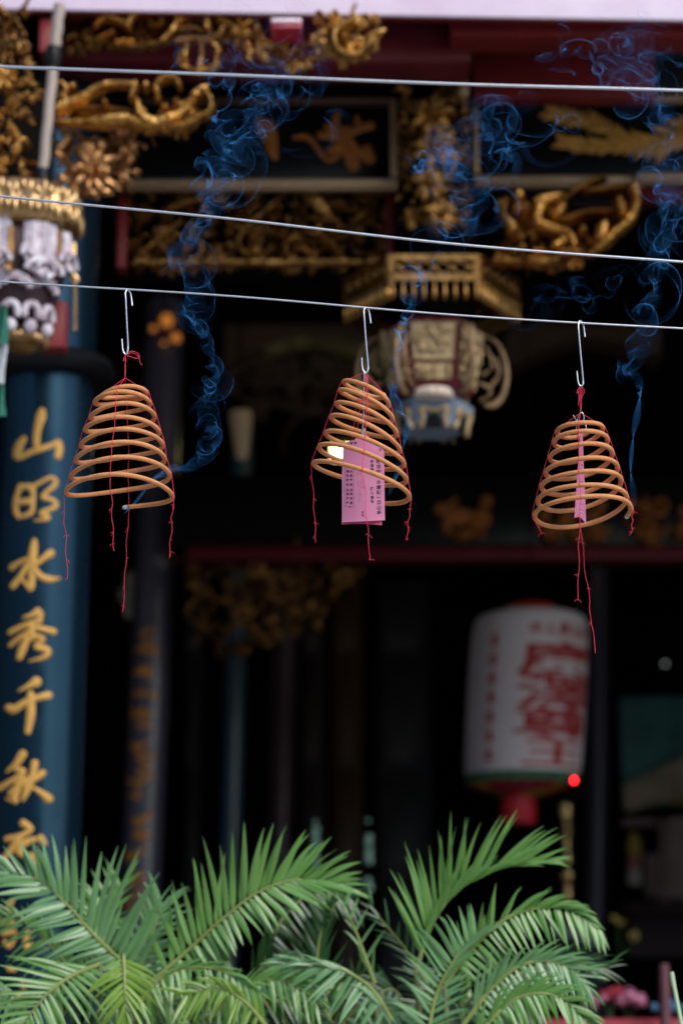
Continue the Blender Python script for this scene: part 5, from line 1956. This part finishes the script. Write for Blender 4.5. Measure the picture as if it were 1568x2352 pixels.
pa = thing('areca_palm', 'feathery palm with upright fan of leaflets before the blue pillar', 'palm', ground_pt(250, 2352, 6.0), 'palms in front of the temple')
pb = thing('areca_palm', 'bushy palm between the other two with a frond arching over it', 'palm', ground_pt(560, 2352, 6.1), 'palms in front of the temple')
pc = thing('areca_palm', 'palm with a tall frond reaching up to the paper lantern', 'palm', ground_pt(1080, 2352, 6.0), 'palms in front of the temple')
A = 6.0
# first palm
frond(pa, [(345, 2262, A), (270, 2200, A), (215, 2148, A - .03), (155, 2080, A - .04), (80, 2020, A - .02), (-40, 1985, A)], 23,
      [[(0, 52, 200, .15), (.3, 68, 235, .15), (.55, 90, 175, .1), (.75, 112, 105, .1), (1, 165, 80, 0)],
       [(0, 200, 90, .4), (.4, 195, 120, .3), (.7, 190, 130, .2), (1, 180, 120, 0)]], M['palm_blue'], 1, 20, .12)
frond(pa, [(283, 2192, 5.85), (285, 2235, 5.84), (287, 2290, 5.83), (288, 2330, 5.84)], 11,
      [[(0, -12, 105, .2), (.5, -42, 105, .2), (1, -78, 90, .2)], [(0, 192, 105, .2), (.5, 222, 110, .2), (1, 262, 95, .2)]], M['palm_yellow'], 2, 14, .25)
frond(pa, [(230, 2215, 5.9), (170, 2240, 5.88), (118, 2275, 5.86), (70, 2330, 5.86), (40, 2380, 5.88)], 17,
      [[(0, 150, 120, .2), (.3, 162, 160, .2), (.7, 185, 150, .2), (1, 215, 120, .2)], [(0, -15, 150, .2), (.4, -48, 150, .2), (1, -85, 120, .2)]], M['palm'], 3, 14, .3)
frond(pa, [(215, 2300, 6.1), (140, 2200, 6.12), (70, 2130, 6.14), (-10, 2090, 6.15)], 17,
      [[(0, 80, 80, .1), (.5, 110, 75, .1), (1, 150, 60, 0)], [(0, 215, 100, .2), (.6, 205, 100, .2), (1, 200, 80, 0)]], M['palm'], 4, 12, .3)
frond(pa, [(330, 2300, 6.15), (250, 2180, 6.2), (235, 2100, 6.22), (280, 2040, 6.25)], 15,
      [[(0, 20, 110, .1), (1, 60, 80, 0)], [(0, 150, 110, .1), (1, 110, 80, 0)]], M['palm'], 5, 13, .25)
frond(pa, [(300, 2330, 5.95), (360, 2255, 5.93), (420, 2225, 5.92), (500, 2228, 5.9), (570, 2262, 5.9)], 16,
      [[(0, 60, 70, .2), (.5, 20, 80, .2), (1, -35, 80, .2)], [(0, -60, 120, .3), (.5, -85, 130, .3), (1, -75, 110, .3)]], M['palm'], 6, 13, .35)
frond(pa, [(300, 2290, 6.05), (330, 2210, 6.06), (350, 2150, 6.07), (372, 2085, 6.08)], 12,
      [[(0, 10, 110, .2), (1, 40, 90, .1)], [(0, 120, 110, .2), (1, 105, 90, .1)]], M['palm_blue'], 7, 17, .15)
# middle palm
frond(pb, [(335, 2268, A), (430, 2185, A), (515, 2108, A - .03), (600, 2046, A - .05), (690, 2020, A - .05), (775, 2032, A - .03)], 27,
      [[(0, 118, 130, .1), (.2, 105, 160, .15), (.45, 90, 185, .15), (.65, 68, 140, .1), (.85, 35, 115, .1), (1, -2, 80, 0)],
       [(0, -60, 60, .3), (.4, -62, 90, .3), (.7, -25, 130, .2), (1, -12, 80, .1)]], M['palm'], 8, 19, .14)
frond(pb, [(560, 2330, 6.2), (610, 2200, 6.2), (650, 2110, 6.2), (720, 2050, 6.2), (800, 2060, 6.2)], 20,
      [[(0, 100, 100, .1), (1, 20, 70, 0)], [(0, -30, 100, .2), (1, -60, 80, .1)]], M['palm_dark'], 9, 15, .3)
frond(pb, [(900, 2345, 5.9), (855, 2275, 5.9), (800, 2235, 5.88), (740, 2216, 5.88), (680, 2212, 5.9)], 15,
      [[(0, 140, 90, .2), (1, 172, 90, .1)], [(0, 250, 120, .2), (.5, 225, 120, .2), (1, 190, 80, .1)]], M['palm_blue'], 10, 14, .2)
frond(pb, [(760, 2360, 6.1), (730, 2240, 6.1), (735, 2150, 6.1), (770, 2075, 6.1)], 14,
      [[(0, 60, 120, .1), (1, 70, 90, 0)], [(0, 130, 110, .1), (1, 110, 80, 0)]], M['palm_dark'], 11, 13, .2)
frond(pb, [(480, 2340, 5.92), (560, 2270, 5.9), (640, 2250, 5.9), (720, 2290, 5.9)], 16,
      [[(0, 80, 80, .2), (.6, 20, 80, .2), (1, -30, 70, .2)], [(0, -80, 110, .3), (1, -75, 90, .3)]], M['palm'], 12, 14, .35)
frond(pb, [(620, 2370, 5.88), (560, 2300, 5.86), (500, 2270, 5.86), (430, 2285, 5.86)], 13,
      [[(0, 100, 70, .2), (1, 170, 70, .2)], [(0, 250, 100, .3), (1, 240, 90, .3)]], M['palm_yellow'], 13, 13, .35)
# third palm
frond(pc, [(955, 2235, A), (975, 2165, A), (1000, 2108, A), (1040, 2056, A), (1100, 2012, A), (1180, 1984, A), (1258, 1978, A)], 25,
      [[(0, 128, 130, .1), (.2, 108, 180, .1), (.45, 90, 185, .1), (.65, 62, 165, .1), (.85, 38, 125, .1), (1, 5, 60, 0)],
       [(0, 80, 90, .3), (.35, 68, 120, .3), (.7, 22, 110, .2), (1, -8, 50, 0)]], M['palm'], 20, 15, .10)
frond(pc, [(1020, 2262, A - .1), (1085, 2178, A - .1), (1160, 2112, A - .12), (1240, 2086, A - .12), (1320, 2092, A - .1), (1376, 2136, A - .1)], 24,
      [[(0, 108, 110, .2), (.3, 84, 105, .2), (.55, 35, 90, .2), (.8, -15, 70, .1), (1, -60, 50, .1)],
       [(0, -30, 90, .3), (.5, -62, 100, .3), (.8, -72, 100, .2), (1, -70, 60, .2)]], M['palm'], 21, 15, .28)
frond(pc, [(1060, 2360, A - .15), (1130, 2270, A - .15), (1205, 2215, A - .16), (1290, 2215, A - .15), (1345, 2262, A - .15)], 22,
      [[(0, 95, 100, .2), (.4, 55, 95, .2), (.8, 0, 90, .1), (1, -40, 60, .1)], [(0, -40, 110, .3), (.6, -68, 110, .3), (1, -75, 70, .2)]], M['palm_blue'], 22, 15, .3)
frond(pc, [(1070, 2420, A - .22), (1130, 2340, A - .22), (1200, 2288, A - .22), (1280, 2290, A - .22), (1350, 2345, A - .2)], 20,
      [[(0, 90, 100, .2), (.5, 40, 100, .2), (1, -30, 70, .1)], [(0, -50, 110, .3), (1, -75, 80, .2)]], M['palm'], 23, 14, .3)
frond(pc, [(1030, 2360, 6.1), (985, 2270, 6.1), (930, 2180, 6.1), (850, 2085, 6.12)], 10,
      [[(0, 60, 110, .1), (1, 100, 60, 0)], [(0, 160, 100, .1), (1, 150, 50, 0)]], M['palm_dark'], 24, 12, .15)
frond(pc, [(860, 2260, 6.05), (835, 2190, 6.05), (808, 2120, 6.05), (770, 2050, 6.06)], 6,
      [[(0, 50, 90, .1), (1, 70, 50, 0)], [(0, 120, 60, .1), (1, 120, 40, 0)]], M['palm_blue'], 25, 12, .15)
frond(pc, [(1130, 2280, 6.1), (1210, 2230, 6.1), (1290, 2215, 6.1), (1390, 2225, 6.1)], 14,
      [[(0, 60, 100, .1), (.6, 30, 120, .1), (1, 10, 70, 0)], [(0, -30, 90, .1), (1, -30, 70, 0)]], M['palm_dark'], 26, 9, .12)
frond(pc, [(980, 2400, A - .1), (1000, 2290, A - .1), (1040, 2210, A - .12), (1090, 2150, A - .12)], 16,
      [[(0, 30, 100, .2), (1, 50, 80, .1)], [(0, 150, 110, .2), (.6, 128, 120, .2), (1, 100, 70, .1)]], M['palm_blue'], 27, 15, .2)
# lower mass of each clump
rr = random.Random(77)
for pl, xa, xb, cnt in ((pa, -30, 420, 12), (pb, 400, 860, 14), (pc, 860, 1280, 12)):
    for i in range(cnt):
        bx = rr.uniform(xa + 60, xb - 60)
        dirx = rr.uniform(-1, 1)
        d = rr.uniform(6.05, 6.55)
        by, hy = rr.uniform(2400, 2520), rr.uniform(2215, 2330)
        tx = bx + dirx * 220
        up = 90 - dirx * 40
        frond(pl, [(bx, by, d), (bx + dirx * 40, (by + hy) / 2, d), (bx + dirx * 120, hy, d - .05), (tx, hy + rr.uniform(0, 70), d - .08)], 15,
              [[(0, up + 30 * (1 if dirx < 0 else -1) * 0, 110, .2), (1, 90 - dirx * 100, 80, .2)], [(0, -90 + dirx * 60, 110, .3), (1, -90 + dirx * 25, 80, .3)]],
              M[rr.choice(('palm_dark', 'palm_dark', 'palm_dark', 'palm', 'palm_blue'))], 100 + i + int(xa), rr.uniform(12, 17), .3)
cane(pa, 250, 6.0, [(345, 2262, A), (230, 2215, 5.9), (215, 2300, 6.1), (300, 2330, 5.95), (283, 2192, 5.85)])
cane(pb, 560, 6.1, [(480, 2340, 5.92), (560, 2330, 6.2), (760, 2360, 6.1), (620, 2370, 5.88)])
cane(pc, 1080, 6.0, [(955, 2235, A), (1020, 2262, A - .1), (1060, 2360, A - .15), (1030, 2360, 6.1), (860, 2300, 6.05)])

# ------------------------------------------------------------------ smoke
def smoke_mat():
    m = bpy.data.materials.new('blue incense smoke')
    m.use_nodes = True
    nt = m.node_tree
    N, Lk = nt.nodes, nt.links
    N.remove(N['Principled BSDF'])
    at = N.new('ShaderNodeAttribute'); at.attribute_name = 'thickness'
    lw = N.new('ShaderNodeLayerWeight'); lw.inputs['Blend'].default_value = .5

    def mth(op, a, b=None):
        n = N.new('ShaderNodeMath'); n.operation = op
        for i, v in enumerate((a, b)):
            if v is None:
                continue
            if isinstance(v, (int, float)):
                n.inputs[i].default_value = v
            else:
                Lk.new(v, n.inputs[i])
        return n.outputs[0]
    # path length through a thin veil grows as it turns edge on
    cosv = mth('MAXIMUM', mth('SUBTRACT', 1.0, lw.outputs['Facing']), .06)
    tau = mth('DIVIDE', at.outputs['Fac'], cosv)
    alpha = mth('SUBTRACT', 1.0, mth('POWER', 2.71828, mth('MULTIPLY', tau, -1.0)))
    tr = N.new('ShaderNodeBsdfTransparent')
    df = N.new('ShaderNodeBsdfDiffuse'); df.inputs['Color'].default_value = (.09, .42, .98, 1)
    tl = N.new('ShaderNodeBsdfTranslucent'); tl.inputs['Color'].default_value = (.09, .42, .98, 1)
    ad = N.new('ShaderNodeMixShader'); ad.inputs[0].default_value = .5
    Lk.new(df.outputs[0], ad.inputs[1]); Lk.new(tl.outputs[0], ad.inputs[2])
    mx = N.new('ShaderNodeMixShader')
    Lk.new(alpha, mx.inputs[0]); Lk.new(tr.outputs[0], mx.inputs[1]); Lk.new(ad.outputs[0], mx.inputs[2])
    Lk.new(mx.outputs[0], N['Material Output'].inputs['Surface'])
    return m


M['smoke'] = smoke_mat()


def smoke_sheet(path, seed, amp, k=.1, width=.010, modes=((.12, .024, 1.3), (.060, .012, 1.6), (.031, .0055, 1.9)), T=900, W=14,
                fade=((0, 0), (.02, 1), (.9, 1), (1, 0)), phase=0.0, drift=0.0, twist=2.2):
    """One rolled veil of smoke along a path. modes: (curl length, curl radius, how far the curl's phase turns
    across the veil); amp: (fraction of path, strength of the curls)."""
    rng = np.random.default_rng(seed)
    c = catmull([list(P(*q)) for q in path], 400)
    seg = np.linalg.norm(np.diff(c, axis=0), axis=1)
    s_of = np.concatenate([[0], np.cumsum(seg)])
    Lt = s_of[-1]
    s = np.linspace(0, Lt, T)
    v = np.linspace(-.5, .5, W)
    base = np.stack([np.interp(s, s_of, c[:, q]) for q in range(3)], 1)

    def wander(n, lo, hi):
        r = np.zeros(T)
        for _ in range(n):
            r += math.sqrt(2 / n) * np.sin(2 * math.pi * s / rng.uniform(lo, hi) + rng.uniform(0, 6.28))
        return r
    A = np.interp(s / Lt, [q[0] for q in amp], [q[1] for q in amp])
    X = np.repeat(base[:, None, :], W, 1)
    if drift:
        for q, f in enumerate((1, .35, .6)):
            X[:, :, q] += (drift * f * A * wander(4, .25, .8))[:, None]
    for lam, rad, turn in modes:
        for rep in range(2):
            e1 = np.array([rng.normal(), rng.normal() * .5, rng.normal()])
            e1 /= np.linalg.norm(e1)
            e2 = np.cross(e1, [rng.normal() * .25, 1, rng.normal() * .25])
            e2 /= np.linalg.norm(e2)
            th = 2 * math.pi * s / (lam * rng.uniform(.8, 1.3)) + 1.1 * wander(3, lam * 1.6, lam * 5) + rng.uniform(0, 6.28) + phase
            r = rad * A * np.clip(.62 + .55 * wander(3, lam * 1.5, lam * 6), 0, 2) * .72
            tv = turn * (1 + .5 * wander(2, lam * 3, lam * 8))[:, None] * v[None, :] * 2
            a = th[:, None] + tv
            X += (r[:, None] * np.cos(a))[:, :, None] * e1 + (r[:, None] * np.sin(a))[:, :, None] * e2
    tw = twist * wander(2, .15, .5) + rng.uniform(0, 3)
    wv = np.stack([np.cos(tw), np.sin(tw) * .9, .25 * np.sin(tw * 1.7)], 1)
    wid = width * (.55 + .45 * np.tanh(s / .05)) * (1 + .35 * wander(2, .1, .4))
    X += wv[:, None, :] * (wid[:, None] * v[None, :])[:, :, None]
    g1 = np.gradient(X, axis=0); g2 = np.gradient(X, axis=1)
    area = np.linalg.norm(np.cross(g1, g2), axis=2)
    a0 = .012 / (W - 1) * Lt / T
    thick = np.clip(a0 / np.maximum(area, 1e-9), .03, 4.0) ** 1.25
    edge = np.sin(np.linspace(.06, math.pi - .06, W)) ** .5
    fd = np.interp(s / Lt, [q[0] for q in fade], [q[1] for q in fade]) * np.clip(.8 + .45 * wander(3, .05, .3), .12, 2)
    thick = 2.8 * k * thick * edge[None] * fd[:, None]
    idx = np.arange(T * W).reshape(T, W)
    F = np.stack([idx[:-1, :-1], idx[1:, :-1], idx[1:, 1:], idx[:-1, 1:]], -1).reshape(-1, 4)
    return X.reshape(-1, 3), F, thick.reshape(-1)


def smoke(label, parts):
    t = None
    V, F, D = [], [], []
    n = 0
    for a in parts:
        v, f, d = smoke_sheet(**a)
        V.append(v); F.append(f + n); D.append(d)
        n += len(v)
    V, F, D = np.vstack(V), np.vstack(F), np.concatenate(D)
    o = V[0]
    me = bpy.data.meshes.new('smoke_plume')
    me.from_pydata((V - o).tolist(), [], F.tolist())
    me.materials.append(M['smoke'])
    me.polygons.foreach_set('use_smooth', [True] * len(me.polygons))
    at = me.attributes.new('thickness', 'FLOAT', 'POINT')
    at.data.foreach_set('value', D.astype(np.float32))
    ob = bpy.data.objects.new('smoke_plume', me)
    ob.location = o
    COL.objects.link(ob)
    ob.visible_shadow = True
    return tag(ob, label, 'smoke', 'smoke plumes rising from the coils')


PA = [(283, 1182, 4.9), (302, 1162, 4.91), (345, 1112, 4.92), (392, 1078, 4.92), (440, 1070, 4.9), (478, 1040, 4.88), (484, 1000, 4.88), (470, 950, 4.9), (492, 900, 4.9), (482, 850, 4.9), (478, 800, 4.9), (462, 750, 4.9), (440, 690, 4.9), (430, 620, 4.9), (440, 550, 4.9), (470, 490, 4.9), (510, 430, 4.9), (530, 370, 4.9), (570, 300, 4.92), (610, 220, 4.95), (600, 150, 5.0)]
PB = [(893, 1140, 4.87), (900, 1118, 4.87), (915, 1070, 4.88), (930, 1020, 4.88), (932, 980, 4.88), (915, 930, 4.88), (906, 880, 4.88), (905, 830, 4.88), (915, 780, 4.88), (930, 720, 4.88), (960, 650, 4.9), (985, 590, 4.9), (1020, 540, 4.9), (1065, 480, 4.9), (1050, 400, 4.92), (1040, 330, 4.95), (1110, 300, 4.95), (1130, 200, 5.0)]
PC = [(1452, 1182, 4.87), (1456, 1150, 4.87), (1448, 1080, 4.87), (1453, 1010, 4.87), (1463, 950, 4.87), (1468, 905, 4.87), (1455, 875, 4.87), (1440, 845, 4.87), (1445, 815, 4.88), (1480, 795, 4.88), (1500, 770, 4.88), (1485, 730, 4.88), (1490, 690, 4.88), (1510, 640, 4.9), (1520, 580, 4.9), (1515, 520, 4.92), (1540, 450, 4.92), (1535, 370, 4.92), (1540, 290, 4.95), (1490, 200, 4.95), (1450, 130, 5.0), (1500, 60, 5.05)]
UP = ((.20, .036, .7), (.10, .021, .9), (.050, .011, 1.2), (.026, .0046, 1.4))
FU = ((0, 0), (.12, .8), (.6, 1), (.85, .6), (1, 0))


def cloud(path, seed, n, drift, k, amp=((0, .5), (.4, 1), (1, 1.2))):
    rr = random.Random(seed)
    out = []
    for i in range(n):
        a = rr.randint(0, max(0, len(path) - 4)) if i else 0
        b = min(len(path), a + rr.randint(4, len(path)))
        ox, oy = rr.gauss(0, 34), rr.gauss(0, 16)
        out.append(dict(path=[(x + ox, y + oy, d + rr.gauss(0, .02)) for x, y, d in path[a:b]], seed=seed * 10 + i, amp=amp, k=k * rr.uniform(.6, 1.3), modes=UP, width=.004, fade=FU, drift=drift, T=700, W=12))
    return out


LOW = ((0, 0), (.02, .6), (.08, .6), (.3, .9), (.8, 1), (.95, .6), (1, 0))
smoke('blue smoke curling up from the coil with the red bow', [
    dict(path=PA, seed=11, amp=((0, 0), (.09, .15), (.17, .9), (.5, 1.15), (.75, 1.5), (1, 2)), k=.085, width=.016, fade=LOW, T=1500, W=16),
    dict(path=PA, seed=12, amp=((0, 0), (.09, .2), (.17, .8), (.5, 1.2), (.75, 1.6), (1, 2.1)), k=.060, width=.010, fade=LOW, T=1500, W=14),
    dict(path=PA[11:], seed=13, amp=((0, .8), (.5, 1.3), (1, 2)), k=.07, width=.008, fade=FU, T=1000, drift=.012)]
    + cloud([(490, 480, 4.95), (500, 420, 4.95), (520, 360, 4.95), (560, 310, 4.95), (600, 270, 4.95), (640, 220, 4.95), (650, 170, 4.97), (560, 100, 5.0)], 3, 9, .035, .062)
    + cloud([(420, 200, 4.97), (440, 160, 4.97), (470, 130, 5.0), (560, 90, 5.02), (620, 70, 5.02)], 5, 3, .03, .04))
smoke('blue smoke drifting from the tilted coil past the palace lantern', [
    dict(path=PB, seed=21, amp=((0, 0), (.1, .12), (.2, .7), (.4, 1.0), (.75, 1.4), (1, 2)), k=.10, width=.017, fade=LOW, T=1400, W=16),
    dict(path=PB[5:], seed=22, amp=((0, .3), (.2, .9), (.5, 1.2), (1, 2)), k=.055, width=.009, fade=FU, T=1100, W=14, drift=.01)]
    + cloud([(1000, 570, 4.95), (1040, 520, 4.95), (1070, 460, 4.95), (1050, 400, 4.95), (1010, 360, 4.95), (1060, 320, 4.96), (1120, 290, 4.97)], 7, 6, .03, .055)
    + cloud([(1090, 420, 4.95), (1120, 370, 4.95), (1140, 330, 4.96), (1130, 290, 4.96), (1220, 260, 4.98), (1320, 250, 5.0)], 9, 6, .03, .055)
    + cloud([(1180, 680, 4.95), (1260, 660, 4.95), (1340, 690, 4.95), (1300, 620, 4.96)], 13, 3, .03, .012))
smoke('tall straight ribbon of blue smoke from the coil seen from below', [
    dict(path=PC, twist=.5, seed=31, amp=((0, 0), (.19, .01), (.24, .7), (.4, 1.1), (.75, 1.4), (1, 2)), k=.085, width=.022, fade=LOW, T=1500, W=18),
    dict(path=PC[5:], seed=32, amp=((0, .2), (.1, .9), (.5, 1.3), (1, 2)), k=.06, width=.012, fade=FU, T=1200, W=14, drift=.006)]
    + cloud([(1490, 640, 4.95), (1510, 580, 4.95), (1520, 520, 4.95), (1535, 450, 4.95), (1550, 380, 4.95), (1545, 330, 4.96)], 15, 7, .035, .055)
    + cloud([(1540, 330, 4.96), (1530, 250, 4.97), (1480, 190, 4.98), (1420, 160, 5.0), (1370, 140, 5.0), (1430, 90, 5.02), (1530, 60, 5.04)], 17, 7, .04, .045))

# ------------------------------------------------------------------ light
SUN_EL, SUN_AZ = 40.0, 145.0      # height above the horizon; azimuth from +Y towards +X
w = bpy.data.worlds.new('World')
SC.world = w
w.use_nodes = True
nt = w.node_tree
bg = nt.nodes['Background']
sky = nt.nodes.new('ShaderNodeTexSky')
sky.sky_type = 'NISHITA'
sky.sun_disc = False
sky.sun_elevation = R(SUN_EL)
sky.sun_rotation = R(SUN_AZ)
sky.air_density = 1.0
sky.dust_density = 0.7
nt.links.new(sky.outputs['Color'], bg.inputs['Color'])
bg.inputs['Strength'].default_value = 0.10
ld = bpy.data.lights.new('sun', 'SUN')
ld.energy = 1.5
ld.angle = R(40)
ld.color = (1.0, .95, .88)
sun = bpy.data.objects.new('sun', ld)
COL.objects.link(sun)
az = R(SUN_AZ)
dirv = Vector((math.sin(az) * math.cos(R(SUN_EL)), math.cos(az) * math.cos(R(SUN_EL)), math.sin(R(SUN_EL))))
sun.rotation_euler = dirv.to_track_quat('Z', 'Y').to_euler()
sun.location = (3, -6, 9)

SC.view_settings.view_transform = 'Standard'
SC.view_settings.look = 'None'
SC.view_settings.exposure = 1.2
SC.view_settings.gamma = 1.0
SC.render.engine = 'CYCLES'
SC.cycles.transparent_max_bounces = 48
SC.cycles.max_bounces = 8
SC.cycles.use_denoising = True
